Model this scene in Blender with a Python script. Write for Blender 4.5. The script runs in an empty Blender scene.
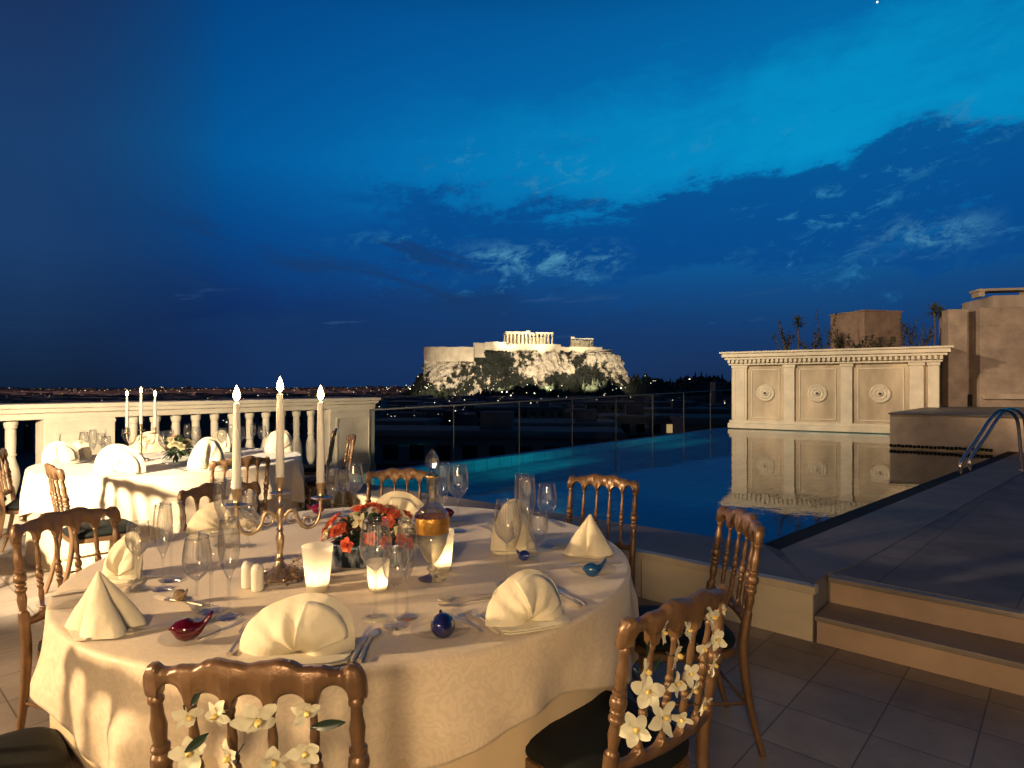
import bpy, bmesh, math, random
from math import sin, cos, pi, radians, sqrt, atan2
from mathutils import Vector, Matrix, noise
random.seed(7)
S = bpy.context.scene
COL = S.collection
# ------------------------------------------------------------------ camera
HC, F, PY0 = 1.45, 621.0, 386.0
cam = bpy.data.objects.new('camera', bpy.data.cameras.new('camera')); COL.objects.link(cam)
cam.location = (0, 0, HC); cam.rotation_euler = (pi/2, 0, 0)
cam.data.sensor_width = 36; cam.data.lens = 36*F/1024
cam.data.shift_y = (PY0-384)/1024
cam.data.clip_start = .05; cam.data.clip_end = 20000
S.camera = cam
def P(px, py, z=0.0):                      # point at height z seen at a pixel
    Y = F*(HC-z)/(py-PY0); return Vector(((px-512)/F*Y, Y, z))
def PY(px, Y, z=0.0): return Vector(((px-512)/F*Y, Y, z))
# ------------------------------------------------------------------ world
W = bpy.data.worlds.new('World'); S.world = W; W.use_nodes = True
def build_world():
    nt = W.node_tree; nt.nodes.clear(); N = nt.nodes; L = nt.links
    def m(op, a, b=None, c=None, clamp=False):
        n = N.new('ShaderNodeMath'); n.operation = op; n.use_clamp = clamp
        for i, v in enumerate((a, b, c)):
            if v is None: continue
            if isinstance(v, (int, float)): n.inputs[i].default_value = v
            else: L.new(v, n.inputs[i])
        return n.outputs[0]
    def ramp(f, pts):
        n = N.new('ShaderNodeValToRGB'); cr = n.color_ramp
        while len(cr.elements) < len(pts): cr.elements.new(.5)
        for e, (p, c) in zip(cr.elements, pts): e.position = p; e.color = (*c, 1)
        L.new(f, n.inputs[0]); return n.outputs[0]
    def mixc(f, a, b, t='MIX'):
        n = N.new('ShaderNodeMix'); n.data_type = 'RGBA'; n.blend_type = t
        for s, v in ((0, f), (6, a), (7, b)):
            if isinstance(v, (int, float)): n.inputs[s].default_value = v
            elif isinstance(v, tuple): n.inputs[s].default_value = (*v, 1)
            else: L.new(v, n.inputs[s])
        return n.outputs[2]
    tc = N.new('ShaderNodeTexCoord'); sp = N.new('ShaderNodeSeparateXYZ'); L.new(tc.outputs['Generated'], sp.inputs[0])
    x, y, z = sp.outputs
    el = m('ARCSINE', z); az = m('ARCTAN2', x, y)
    eln = m('MULTIPLY', el, 1/(pi/2), clamp=True)            # 0..1 horizon..zenith
    base = ramp(eln, [(0, (.006, .022, .070)), (.045, (.005, .032, .125)), (.09, (.005, .056, .20)), (.145, (.002, .105, .34)), (.21, (.001, .175, .46)),
                      (.28, (.001, .135, .39)), (.335, (.001, .105, .33)), (.40, (.001, .045, .15)), (.5, (.001, .012, .045)), (1, (.001, .004, .02))])
    azn = m('MULTIPLY_ADD', az, 1/(2*pi), .5)
    azr = ramp(azn, [(0, (.10, .08, .10)), (.34, (.15, .10, .12)), (.392, (.6, .30, .36)), (.41, (.7, .42, .50)), (.436, (.9, .60, .74)), (.475, (1, .84, .92)), (.53, (1, 1.06, 1.04)), (.575, (1, 1.2, 1.1)), (.61, (1, 1.08, 1.04)), (.68, (.7, .7, .7)), (.8, (.15, .15, .15)), (1, (.1, .08, .1))])
    c = mixc(1, base, azr, 'MULTIPLY')
    c = mixc(m('MULTIPLY', m('MULTIPLY', m('SUBTRACT', -.43, az), 4.5, clamp=True), .9), c, mixc(m('MULTIPLY', m('SUBTRACT', el, .30), 3.0, clamp=True), mixc(m('MULTIPLY', el, 5.5, clamp=True), (.006, .018, .048), (.012, .050, .155)), (.012, .016, .070)))
    def cloudnoise(sx, sy, tilt, det, seed, scale, dist=.5, rough=.62):
        cb = N.new('ShaderNodeCombineXYZ')
        L.new(m('MULTIPLY', az, sx), cb.inputs[0])
        L.new(m('MULTIPLY', m('ADD', el, m('MULTIPLY', az, -tilt)), sy), cb.inputs[1]); cb.inputs[2].default_value = seed
        n = N.new('ShaderNodeTexNoise'); n.inputs['Scale'].default_value = scale; n.inputs['Detail'].default_value = det
        n.inputs['Roughness'].default_value = rough; n.inputs['Distortion'].default_value = dist
        L.new(cb.outputs[0], n.inputs['Vector']); return n.outputs['Fac']
    def win(v, lo, hi, soft): return m('MULTIPLY', m('MULTIPLY', m('SUBTRACT', v, lo), 1/soft, clamp=True), m('MULTIPLY', m('SUBTRACT', hi, v), 1/soft, clamp=True))
    f1 = cloudnoise(1, 2.6, .06, 11, 3.1, 4.2, .35, .66)
    f2 = cloudnoise(1, 1.9, .15, 12, 11.7, 19, .4, .74)
    f3 = cloudnoise(1, 3.4, .12, 8, 21.3, 3.0, .3)
    t = m('ADD', m('ADD', el, m('MULTIPLY', az, -.045)), m('MULTIPLY', m('SUBTRACT', f1, .5), .34))
    # bright band over the cloud bank
    glow = m('MULTIPLY', win(t, .25, .46, .10), m('MULTIPLY_ADD', az, 1.3, .42, clamp=True))
    c = mixc(m('MULTIPLY', glow, .52), c, (.001, .34, .62))
    # the dark bank
    bank = m('MULTIPLY', win(t, .14, .31, .05), m('MULTIPLY_ADD', az, 2.2, 1.05, clamp=True))
    bank = m('MULTIPLY', m('ADD', bank, m('MULTIPLY', m('SUBTRACT', f2, .5), 3.2)), 1.6, clamp=True)
    bank = m('MULTIPLY', bank, win(t, .09, .35, .06)); bank = m('MULTIPLY', bank, m('MULTIPLY_ADD', az, 3, 1.35, clamp=True))
    c = mixc(m('MULTIPLY', bank, .78), c, (.0015, .060, .245))
    # fringe wisps
    fr = m('MULTIPLY', m('MULTIPLY', m('SUBTRACT', f2, .53), 7, clamp=True), m('MULTIPLY', win(t, .11, .39, .05), m('MULTIPLY', m('SUBTRACT', f3, .47), 7, clamp=True)))
    fr = m('MULTIPLY', fr, m('MULTIPLY_ADD', az, 3, 1.0, clamp=True))
    c = mixc(m('MULTIPLY', fr, .80), c, (.035, .26, .47))
    patch = m('MULTIPLY', win(el, .165, .235, .03), m('MAXIMUM', win(az, -.10, .20, .06), win(az, .50, .68, .08)))
    pw_ = m('MULTIPLY', m('MULTIPLY', m('SUBTRACT', f2, .46), 6, clamp=True), patch)
    c = mixc(m('MULTIPLY', pw_, .85), c, (.075, .30, .47))
    # low grey-blue cloud over the horizon and thin dark streaks at the left
    low = m('MULTIPLY', m('SUBTRACT', m('ADD', .135, m('MULTIPLY', m('SUBTRACT', f3, .5), .30)), el), 22, clamp=True)
    low = m('MULTIPLY', low, win(az, -.60, .34, .22))
    c = mixc(m('MULTIPLY', low, .60), c, (.0065, .037, .128))
    st = m('MULTIPLY', m('SUBTRACT', cloudnoise(1, 6.5, -.25, 7, 44.1, 3.4, .2), .55), 12, clamp=True)
    st = m('MULTIPLY', st, m('MULTIPLY', win(el, .06, .30, .08), win(az, -.60, .05, .15)))
    c = mixc(m('MULTIPLY', st, .55), c, (.008, .038, .13))
    ls = m('MULTIPLY', m('SUBTRACT', cloudnoise(1, 9, .05, 8, 60.1, 4.4, .2), .60), 14, clamp=True)
    ls = m('MULTIPLY', ls, win(el, .07, .15, .03))
    c = mixc(m('MULTIPLY', ls, .5), c, (.045, .12, .26))
    # below the horizon: dark
    c = mixc(m('MULTIPLY', m('SUBTRACT', 0, el), 40, clamp=True), c, (.001, .003, .008))
    bg = N.new('ShaderNodeBackground'); bg.inputs[1].default_value = 1; L.new(c, bg.inputs[0])
    sky = N.new('ShaderNodeTexSky'); sky.sky_type = 'NISHITA'; sky.sun_disc = False
    sky.sun_elevation = radians(-6); sky.sun_rotation = radians(20)
    bg2 = N.new('ShaderNodeBackground'); bg2.inputs[1].default_value = .05; L.new(sky.outputs[0], bg2.inputs[0])
    ad = N.new('ShaderNodeAddShader'); L.new(bg.outputs[0], ad.inputs[0]); L.new(bg2.outputs[0], ad.inputs[1])
    out = N.new('ShaderNodeOutputWorld'); L.new(ad.outputs[0], out.inputs[0])
build_world()
S.view_settings.view_transform = 'Standard'; S.view_settings.look = 'None'
S.view_settings.exposure = 0.0; S.view_settings.gamma = 1; S.view_settings.use_curve_mapping = False
cy = S.cycles
cy.max_bounces = 10; cy.diffuse_bounces = 3; cy.glossy_bounces = 4; cy.transmission_bounces = 8; cy.transparent_max_bounces = 40
cy.caustics_reflective = False; cy.caustics_refractive = False
cy.sample_clamp_indirect = 4; cy.sample_clamp_direct = 30
cy.use_denoising = True
try: cy.denoiser = 'OPENIMAGEDENOISE'
except Exception: pass
# ------------------------------------------------------------------ terrace lamps and an added fill
WARM = (1.0, .69, .38)
def spot(name, loc, aim, power, size=60, blend=.5, rad=.08, color=WARM):
    d = bpy.data.lights.new(name, 'SPOT'); d.energy = power; d.spot_size = radians(size); d.spot_blend = blend
    d.shadow_soft_size = rad; d.color = color
    o = bpy.data.objects.new(name, d); COL.objects.link(o); o.location = loc
    o.rotation_euler = (Vector(aim)-Vector(loc)).to_track_quat('-Z', 'Y').to_euler(); return o
def point(name, loc, power, rad=.01, color=WARM, parent=None):
    d = bpy.data.lights.new(name, 'POINT'); d.energy = power; d.shadow_soft_size = rad; d.color = color
    o = bpy.data.objects.new(name, d); COL.objects.link(o); o.location = loc
    if parent: o.parent = parent
    return o
spot('flood_or_fill_lamp', (-4.6, .6, 1.85), (-.3, 2.9, .55), 1250, 75, .6, .07)
spot('flood_or_fill_lamp', (-4.0, 1.9, 1.75), (-3.1, 6.4, .75), 2700, 66, .5, .09, (1, .80, .54))
spot('flood_or_fill_lamp', (-.5, -1.7, 2.0), (-.2, 2.4, .35), 370, 95, .8, .35, (1, .69, .38))  # fill lamp added to brighten the front of the near cloth
spot('flood_or_fill_lamp', (.2, 10.4, 4.4), (8.1, 16.2, 1.2), 3600, 58, .8, .15, (1, .78, .52))
spot('flood_or_fill_lamp', (6.0, 5.5, 3.6), (12.4, 13.6, 1.9), 2000, 52, .8, .2, (1, .68, .42))
# wall washers added to warm the unseen facade behind the camera
for x_ in (-6, -1.5, 3, 7.5): spot('added_wash_lamp', (x_, -3.6, 3.9), (x_, -5.6, 1.4), 380, 120, .8, .15, (1, .74, .46))
# ------------------------------------------------------------------ materials
MATS = {}
def mat(name, color, rough=.5, metal=0, **k):
    if name in MATS: return MATS[name]
    m = bpy.data.materials.new(name); m.use_nodes = True; b = m.node_tree.nodes['Principled BSDF']
    b.inputs['Base Color'].default_value = (*color, 1); b.inputs['Roughness'].default_value = rough; b.inputs['Metallic'].default_value = metal
    for kk, v in k.items():
        nm = kk.replace('_', ' ')
        if nm in b.inputs: b.inputs[nm].default_value = v
    MATS[name] = m; return m
def varied(name, color, rough=.6, amt=.3, scale=4, bump=.2, bscale=40, metal=0, detail=6, stretch=(1, 1, 1), color2=None, coord='Object', bdist=.01, **k):
    """principled with noise mottling of colour, roughness and bump"""
    if name in MATS: return MATS[name]
    m = mat(name, color, rough, metal, **k); nt = m.node_tree; N = nt.nodes; L = nt.links; b = N['Principled BSDF']
    tc = N.new('ShaderNodeTexCoord'); mp = N.new('ShaderNodeMapping'); mp.inputs['Scale'].default_value = stretch
    L.new(tc.outputs[coord], mp.inputs[0])
    n = N.new('ShaderNodeTexNoise'); n.inputs['Scale'].default_value = scale; n.inputs['Detail'].default_value = detail; n.inputs['Roughness'].default_value = .6
    L.new(mp.outputs[0], n.inputs['Vector'])
    r = N.new('ShaderNodeValToRGB'); r.color_ramp.elements[0].position = .3; r.color_ramp.elements[1].position = .7
    c2 = color2 or tuple(c*(1-amt) for c in color)
    r.color_ramp.elements[0].color = (*c2, 1); r.color_ramp.elements[1].color = (*[min(1, c*(1+amt*.3)) for c in color], 1)
    L.new(n.outputs['Fac'], r.inputs[0]); L.new(r.outputs[0], b.inputs['Base Color'])
    if bump:
        n2 = N.new('ShaderNodeTexNoise'); n2.inputs['Scale'].default_value = bscale; n2.inputs['Detail'].default_value = 4
        L.new(mp.outputs[0], n2.inputs['Vector'])
        bp = N.new('ShaderNodeBump'); bp.inputs['Strength'].default_value = bump; bp.inputs['Distance'].default_value = bdist
        L.new(n2.outputs['Fac'], bp.inputs['Height']); L.new(bp.outputs[0], b.inputs['Normal'])
    return m
def tiles(name, c1, c2, mortar, w, h, ang, off=.5, rough=.55, msize=.006, loc=(0, 0, 0), axis=None):
    m = mat(name, c1, rough); nt = m.node_tree; N = nt.nodes; L = nt.links; b = N['Principled BSDF']
    tc = N.new('ShaderNodeTexCoord'); mp = N.new('ShaderNodeMapping'); mp.inputs['Rotation'].default_value = axis or (0, 0, -radians(ang)); mp.inputs['Location'].default_value = loc
    L.new(tc.outputs['Object'], mp.inputs[0])
    br = N.new('ShaderNodeTexBrick'); br.inputs['Scale'].default_value = 1; br.inputs['Brick Width'].default_value = w; br.inputs['Row Height'].default_value = h
    br.inputs['Mortar Size'].default_value = msize; br.inputs['Mortar Smooth'].default_value = .2; br.offset = off
    br.inputs['Color1'].default_value = (*c1, 1); br.inputs['Color2'].default_value = (*c2, 1); br.inputs['Mortar'].default_value = (*mortar, 1)
    L.new(mp.outputs[0], br.inputs['Vector'])
    n = N.new('ShaderNodeTexNoise'); n.inputs['Scale'].default_value = 2.2; n.inputs['Detail'].default_value = 9; n.inputs['Roughness'].default_value = .65
    L.new(mp.outputs[0], n.inputs['Vector'])
    mx = N.new('ShaderNodeMix'); mx.data_type = 'RGBA'; mx.blend_type = 'MULTIPLY'; mx.inputs[0].default_value = .75
    r = N.new('ShaderNodeValToRGB'); r.color_ramp.elements[0].position = .3; r.color_ramp.elements[1].position = .68
    r.color_ramp.elements[0].color = (.34, .33, .33, 1); r.color_ramp.elements[1].color = (1.0, 1.0, 1.0, 1)
    L.new(n.outputs['Fac'], r.inputs[0]); L.new(br.outputs['Color'], mx.inputs[6]); L.new(r.outputs[0], mx.inputs[7]); L.new(mx.outputs[2], b.inputs['Base Color'])
    bp = N.new('ShaderNodeBump'); bp.inputs['Strength'].default_value = .35; bp.inputs['Distance'].default_value = .006
    ad = N.new('ShaderNodeMath'); ad.operation = 'MULTIPLY_ADD'; ad.inputs[1].default_value = .4
    L.new(n.outputs['Fac'], ad.inputs[0]); iv = N.new('ShaderNodeMath'); iv.operation = 'SUBTRACT'; iv.inputs[0].default_value = 1; L.new(br.outputs['Fac'], iv.inputs[1])
    L.new(iv.outputs[0], ad.inputs[2]); L.new(ad.outputs[0], bp.inputs['Height']); L.new(bp.outputs[0], b.inputs['Normal'])
    return m
def glassy(name, tint=(.97, .98, .98), gloss=(1, 1, 1), ior=1.5, rough=.01, boost=1.0, refr=0):
    """thin blown glass: clear transmission with a fresnel reflection"""
    m = bpy.data.materials.new(name); m.use_nodes = True; nt = m.node_tree; nt.nodes.clear(); N = nt.nodes; L = nt.links
    t = N.new('ShaderNodeBsdfTransparent'); t.inputs[0].default_value = (*tint, 1)
    g = N.new('ShaderNodeBsdfGlossy'); g.inputs['Color'].default_value = (*gloss, 1); g.inputs['Roughness'].default_value = rough
    lw = N.new('ShaderNodeLayerWeight'); lw.inputs[0].default_value = .5
    pw = N.new('ShaderNodeMath'); pw.operation = 'POWER'; pw.inputs[1].default_value = 3.2; L.new(lw.outputs['Facing'], pw.inputs[0])
    f0 = ((ior-1)/(ior+1))**2
    mm = N.new('ShaderNodeMath'); mm.operation = 'MULTIPLY_ADD'; mm.use_clamp = True; mm.inputs[1].default_value = .30*boost; mm.inputs[2].default_value = f0*boost; L.new(pw.outputs[0], mm.inputs[0])
    mx = N.new('ShaderNodeMixShader'); L.new(mm.outputs[0], mx.inputs[0]); L.new(t.outputs[0], mx.inputs[1]); L.new(g.outputs[0], mx.inputs[2])
    if refr:
        gl = N.new('ShaderNodeBsdfGlass'); gl.inputs['Color'].default_value = (*tint, 1); gl.inputs['Roughness'].default_value = 0; gl.inputs['IOR'].default_value = 1.5
        fa = N.new('ShaderNodeMath'); fa.operation = 'POWER'; fa.inputs[1].default_value = 3.5; L.new(lw.outputs['Facing'], fa.inputs[0])
        fb = N.new('ShaderNodeMath'); fb.operation = 'MULTIPLY_ADD'; fb.use_clamp = True; fb.inputs[1].default_value = .5; fb.inputs[2].default_value = refr; L.new(fa.outputs[0], fb.inputs[0])
        m2 = N.new('ShaderNodeMixShader'); L.new(fb.outputs[0], m2.inputs[0]); L.new(mx.outputs[0], m2.inputs[1]); L.new(gl.outputs[0], m2.inputs[2]); mx = m2
    o = N.new('ShaderNodeOutputMaterial'); L.new(mx.outputs[0], o.inputs[0]); MATS[name] = m; return m
def emit(name, color, s):
    m = bpy.data.materials.new(name); m.use_nodes = True; nt = m.node_tree; nt.nodes.clear()
    e = nt.nodes.new('ShaderNodeEmission'); e.inputs[0].default_value = (*color, 1); e.inputs[1].default_value = s
    o = nt.nodes.new('ShaderNodeOutputMaterial'); nt.links.new(e.outputs[0], o.inputs[0]); MATS[name] = m; return m
def translucent(name, color, tr=.5, rough=.5):
    m = bpy.data.materials.new(name); m.use_nodes = True; nt = m.node_tree; N = nt.nodes; L = nt.links; b = N['Principled BSDF']
    b.inputs['Base Color'].default_value = (*color, 1); b.inputs['Roughness'].default_value = rough
    t = N.new('ShaderNodeBsdfTranslucent'); t.inputs[0].default_value = (*color, 1)
    mx = N.new('ShaderNodeMixShader'); mx.inputs[0].default_value = tr; L.new(b.outputs[0], mx.inputs[1]); L.new(t.outputs[0], mx.inputs[2])
    L.new(mx.outputs[0], N['Material Output'].inputs[0]); MATS[name] = m; return m
def cloth_mat(name, color, pat=.12):
    """damask: woven scroll pattern that changes sheen and tone a little"""
    m = mat(name, color, .62); nt = m.node_tree; N = nt.nodes; L = nt.links; b = N['Principled BSDF']
    b.inputs['Sheen Weight'].default_value = .25; b.inputs['Sheen Roughness'].default_value = .4
    uv = N.new('ShaderNodeUVMap'); mp = N.new('ShaderNodeMapping'); L.new(uv.outputs[0], mp.inputs[0])
    n = N.new('ShaderNodeTexNoise'); n.inputs['Scale'].default_value = 8; n.inputs['Detail'].default_value = 3; L.new(mp.outputs[0], n.inputs['Vector'])
    mxv = N.new('ShaderNodeMix'); mxv.data_type = 'RGBA'; mxv.blend_type = 'LINEAR_LIGHT'; mxv.inputs[0].default_value = .34
    L.new(mp.outputs[0], mxv.inputs[6]); L.new(n.outputs['Color'], mxv.inputs[7])
    v = N.new('ShaderNodeTexVoronoi'); v.feature = 'F1'; v.inputs['Scale'].default_value = 5.5; L.new(mxv.outputs[2], v.inputs['Vector'])
    s = N.new('ShaderNodeMath'); s.operation = 'SINE'; q = N.new('ShaderNodeMath'); q.operation = 'MULTIPLY'; q.inputs[1].default_value = 26
    L.new(v.outputs['Distance'], q.inputs[0]); L.new(q.outputs[0], s.inputs[0])
    r = N.new('ShaderNodeValToRGB'); r.color_ramp.elements[0].position = .30; r.color_ramp.elements[1].position = .70
    a = N.new('ShaderNodeMath'); a.operation = 'MULTIPLY_ADD'; a.inputs[1].default_value = .5; a.inputs[2].default_value = .5; L.new(s.outputs[0], a.inputs[0]); L.new(a.outputs[0], r.inputs[0])
    r.color_ramp.elements[0].color = (*[c*(1-pat) for c in color], 1); r.color_ramp.elements[1].color = (*color, 1)
    L.new(r.outputs[0], b.inputs['Base Color'])
    mr = N.new('ShaderNodeMapRange'); mr.inputs[3].default_value = .42; mr.inputs[4].default_value = .75; L.new(a.outputs[0], mr.inputs[0]); L.new(mr.outputs[0], b.inputs['Roughness'])
    n2 = N.new('ShaderNodeTexNoise'); n2.inputs['Scale'].default_value = 9; n2.inputs['Detail'].default_value = 5; L.new(mp.outputs[0], n2.inputs['Vector'])
    bp = N.new('ShaderNodeBump'); bp.inputs['Strength'].default_value = .35; bp.inputs['Distance'].default_value = .012; L.new(n2.outputs['Fac'], bp.inputs['Height'])
    L.new(bp.outputs[0], b.inputs['Normal']); return m

M_gold = varied('gilded_wood', (.19, .105, .050), .38, .25, 18, .12, 120, metal=.40, Coat_Weight=.2, Coat_Roughness=.2)
M_seat = varied('black_seat_fabric', (.008, .010, .009), .7, .3, 9, .2, 300, Specular_IOR_Level=.2)
M_cloth = cloth_mat('damask_cloth', (.74, .60, .42), .085)
M_skirt = cloth_mat('under_cloth', (.64, .49, .30), .02)
M_nap = varied('napkin_linen', (.80, .71, .50), .75, .10, 9, .6, 55, Sheen_Weight=.2, bdist=.004)
M_silver = varied('silver_plate', (.70, .60, .46), .30, .12, 30, .05, 90, metal=.7)
M_brass = varied('candelabra_silver', (.85, .66, .42), .30, .25, 25, .1, 60, metal=1)
M_glass = glassy('clear_glass', (.992, .992, .985), ior=1.55, boost=2.2, refr=.03, rough=.03)
M_glassplate = glassy('plate_glass', (.92, .92, .91), gloss=(1, .93, .82), ior=1.5, boost=.55, rough=.10)
M_wax = translucent('candle_wax', (.95, .91, .80), .12, .4)
M_flame = emit('flame', (1, .60, .24), 160)
M_frost = translucent('frosted_glass', (.92, .88, .74), .72, .35)
M_stone = varied('cream_stone', (.62, .55, .42), .7, .22, 3, .3, 30, detail=10)
M_stone2 = varied('sand_stone_wall', (.50, .40, .30), .8, .45, 1.4, .3, 22, detail=9, stretch=(1, 1, .45))
M_brownstone = varied('planter_box_stone', (.36, .24, .16), .85, .35, 3, .4, 20)
M_coping = varied('wet_coping_stone', (.21, .165, .125), .6, .35, 2.4, .25, 24, detail=9)
M_drain = varied('overflow_channel', (.018, .017, .016), .75, .3, 6, .3, 40, Specular_IOR_Level=.1)
M_white = mat('porcelain', (.78, .74, .62), .18, Coat_Weight=.4)
M_leaf = varied('leaf_green', (.035, .060, .022), .4, .4, 20, 0)
M_leafd = varied('orchid_leaf', (.015, .035, .020), .3, .3, 20, 0)
M_orchid = translucent('orchid_petal', (.86, .82, .60), .25, .5)
M_lip = mat('orchid_lip', (.80, .60, .18), .5)
M_coral = translucent('coral_petal', (.78, .16, .07), .2, .5)
M_peach = translucent('peach_petal', (.82, .45, .28), .2, .5)
M_cream = translucent('cream_petal', (.86, .78, .48), .2, .5)
M_chrome = mat('chrome', (.85, .76, .62), .22, 1)
# ------------------------------------------------------------------ mesh builder
class MB:
    def __init__(s): s.v = []; s.f = []; s.uv = None
    def add(s, vs, fs):
        k = len(s.v); s.v += [tuple(v) for v in vs]; s.f += [tuple(i+k for i in f) for f in fs]; return s
    def box(s, c, d, rz=0, taper=1):
        c = Vector(c); R = Matrix.Rotation(rz, 3, 'Z'); vs = []
        for sz in (-1, 1):
            t = taper if sz > 0 else 1
            for sx, sy in ((-1, -1), (1, -1), (1, 1), (-1, 1)): vs.append(c+R@Vector((sx*d[0]/2*t, sy*d[1]/2*t, sz*d[2]/2)))
        return s.add(vs, [(3, 2, 1, 0), (4, 5, 6, 7), (0, 1, 5, 4), (1, 2, 6, 5), (2, 3, 7, 6), (3, 0, 4, 7)])
    def prism(s, poly, z0, z1):
        n = len(poly); a = sum(poly[i][0]*poly[(i+1) % n][1]-poly[(i+1) % n][0]*poly[i][1] for i in range(n))
        if a < 0: poly = poly[::-1]
        return s.add([(p[0], p[1], z0) for p in poly]+[(p[0], p[1], z1) for p in poly],
                     [tuple(range(n))[::-1], tuple(range(n, 2*n))]+[(i, (i+1) % n, n+(i+1) % n, n+i) for i in range(n)])
    def lathe(s, prof, c=(0, 0, 0), seg=16, axis=None, cap=True, sq=0):
        c = Vector(c); Q = axis.to_track_quat('Z', 'Y') if axis is not None else None; vs = []; fs = []
        for r, z in prof:
            for i in range(seg):
                a = 2*pi*i/seg; v = Vector((r*cos(a), r*sin(a), z)); vs.append(c+(Q@v if Q else v))
        for j in range(len(prof)-1):
            for i in range(seg): i2 = (i+1) % seg; fs.append((j*seg+i, j*seg+i2, (j+1)*seg+i2, (j+1)*seg+i))
        if cap:
            if prof[0][0] > 1e-5: fs.append(tuple(range(seg))[::-1])
            if prof[-1][0] > 1e-5: k = (len(prof)-1)*seg; fs.append(tuple(k+i for i in range(seg)))
        return s.add(vs, fs)
    def tube(s, pts, rad, seg=8, cap=True, flat=1.0):
        pts = [Vector(p) for p in pts]; n = len(pts)
        if not hasattr(rad, '__len__'): rad = [rad]*n
        vs = []; fs = []; up = Vector((0, 0, 1)); prev = None
        for i, p in enumerate(pts):
            t = (pts[min(i+1, n-1)]-pts[max(i-1, 0)]).normalized()
            if prev is None:
                a = t.cross(up); a = a if a.length > .1 else t.cross(Vector((1, 0, 0)))
            else: a = prev-t*prev.dot(t)
            a.normalize(); prev = a.copy(); b = t.cross(a)
            for k in range(seg):
                an = 2*pi*k/seg; vs.append(p+a*rad[i]*cos(an)+b*rad[i]*flat*sin(an))
        for j in range(n-1):
            for i in range(seg): i2 = (i+1) % seg; fs.append((j*seg+i, j*seg+i2, (j+1)*seg+i2, (j+1)*seg+i))
        if cap: fs += [tuple(range(seg))[::-1], tuple((n-1)*seg+i for i in range(seg))]
        return s.add(vs, fs)
    def grid(s, fn, nu, nv, wrap=False):
        vs = [fn(i/nu, j/nv) for j in range(nv+1) for i in range(nu+(0 if wrap else 1))]; w = nu if wrap else nu+1
        fs = [(j*w+i, j*w+(i+1) % w, (j+1)*w+(i+1) % w, (j+1)*w+i) for j in range(nv) for i in range(nu)]
        return s.add(vs, fs)
    def build(s, name, m, parent=None, smooth=False, ang=None, loc=(0, 0, 0), rz=0, uvs=None, bevel=0):
        me = bpy.data.meshes.new(name); me.from_pydata(s.v, [], s.f)
        bm = bmesh.new(); bm.from_mesh(me); bmesh.ops.recalc_face_normals(bm, faces=bm.faces)
        if bevel: bmesh.ops.bevel(bm, geom=bm.edges[:], offset=bevel, segments=2, affect='EDGES', profile=.6)
        bm.to_mesh(me); bm.free()
        if uvs:
            l = me.uv_layers.new(name='UVMap')
            for lp in me.loops: l.data[lp.index].uv = uvs(me.vertices[lp.vertex_index].co)
        for mm in (m if isinstance(m, (list, tuple)) else [m]): me.materials.append(mm)
        if smooth:
            me.shade_smooth()
            if ang: me.set_sharp_from_angle(angle=radians(ang))
        o = bpy.data.objects.new(name, me); COL.objects.link(o); o.location = loc; o.rotation_euler = (0, 0, rz)
        if parent: o.parent = parent
        return o
def tag(o, label=None, cat=None, group=None, kind=None):
    if label: o['label'] = label
    if cat: o['category'] = cat
    if group: o['group'] = group
    if kind: o['kind'] = kind
    return o
def struct(o): o['kind'] = 'structure'; return o
def thing(name, label, cat, loc=(0, 0, 0), rz=0, group=None):
    o = bpy.data.objects.new(name, None); COL.objects.link(o); o.location = loc; o.rotation_euler = (0, 0, rz); o.empty_display_size = .1
    return tag(o, label, cat, group)
def clone(o, loc=None, rz=None, label=None, parent=None, group=None, scale=None):
    c = o.copy(); COL.objects.link(c)
    if parent is not None: c.parent = parent
    if loc is not None: c.location = loc
    if rz is not None: c.rotation_euler = (0, 0, rz)
    if label: c['label'] = label
    if group: c['group'] = group
    if scale is not None: c.scale = (scale,)*3 if not hasattr(scale, '__len__') else scale
    for ch in list(o.children): clone(ch, parent=c)
    return c
class Proto:                                # first use moves the source itself, later uses copy it
    def __init__(s, o): s.o = o; s.used = False
    def put(s, loc, rz, label, group=None, scale=None):
        if s.used: return clone(s.o, loc, rz, label, None, group, scale if scale is not None else 1.0)
        s.used = True; o = s.o; o.location = loc; o.rotation_euler = (0, 0, rz); o['label'] = label
        if group: o['group'] = group
        if scale is not None: o.scale = (scale,)*3 if not hasattr(scale, '__len__') else scale
        return o
def face(d): return atan2(-d[0], d[1])
def V2(a): return Vector((a[0], a[1], 0))

# ================================================================== SETTING
U = radians(48); VD = Vector((cos(radians(-42)), sin(radians(-42)), 0)); UD = Vector((cos(U), sin(U), 0))
ZD = .32; ZW = .275
# --- terrace slab (the hotel roof)
C0 = Vector((1.705, 3.52, 0)); A1 = C0+.30*UD                     # corner of pool wall, start of upper riser
M_floor = tiles('terrace_paving', (.34, .28, .215), (.25, .205, .165), (.10, .08, .06), .335, .335, 48, .0, .5, .0035, loc=(.1, .05, 0))
M_deck = tiles('deck_paving', (.26, .245, .235), (.20, .19, .19), (.09, .085, .08), .62, .62, 45, .0, .8, .004, loc=(.3, .2, 0))
BL0 = Vector((-5.28, 6.4, 0)); BD = Vector((.6, .8, 0)); BN = Vector((-.8, .6, 0))
terr = [(-16, -8), (18, -8), (18, 22), (13, 24), (6.0, 18.9), tuple((BL0+4.9*BD+.25*BN)[:2])+(), tuple((BL0-12*BD+.25*BN)[:2])]
terr = [(p[0], p[1]) for p in terr]
hole = [(-2.52, 7.74), (-2.30, 7.50), (1.79, 4.34), (8.9, 10.7), (11.7, 13.9), (6.1, 17.62)]
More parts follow.
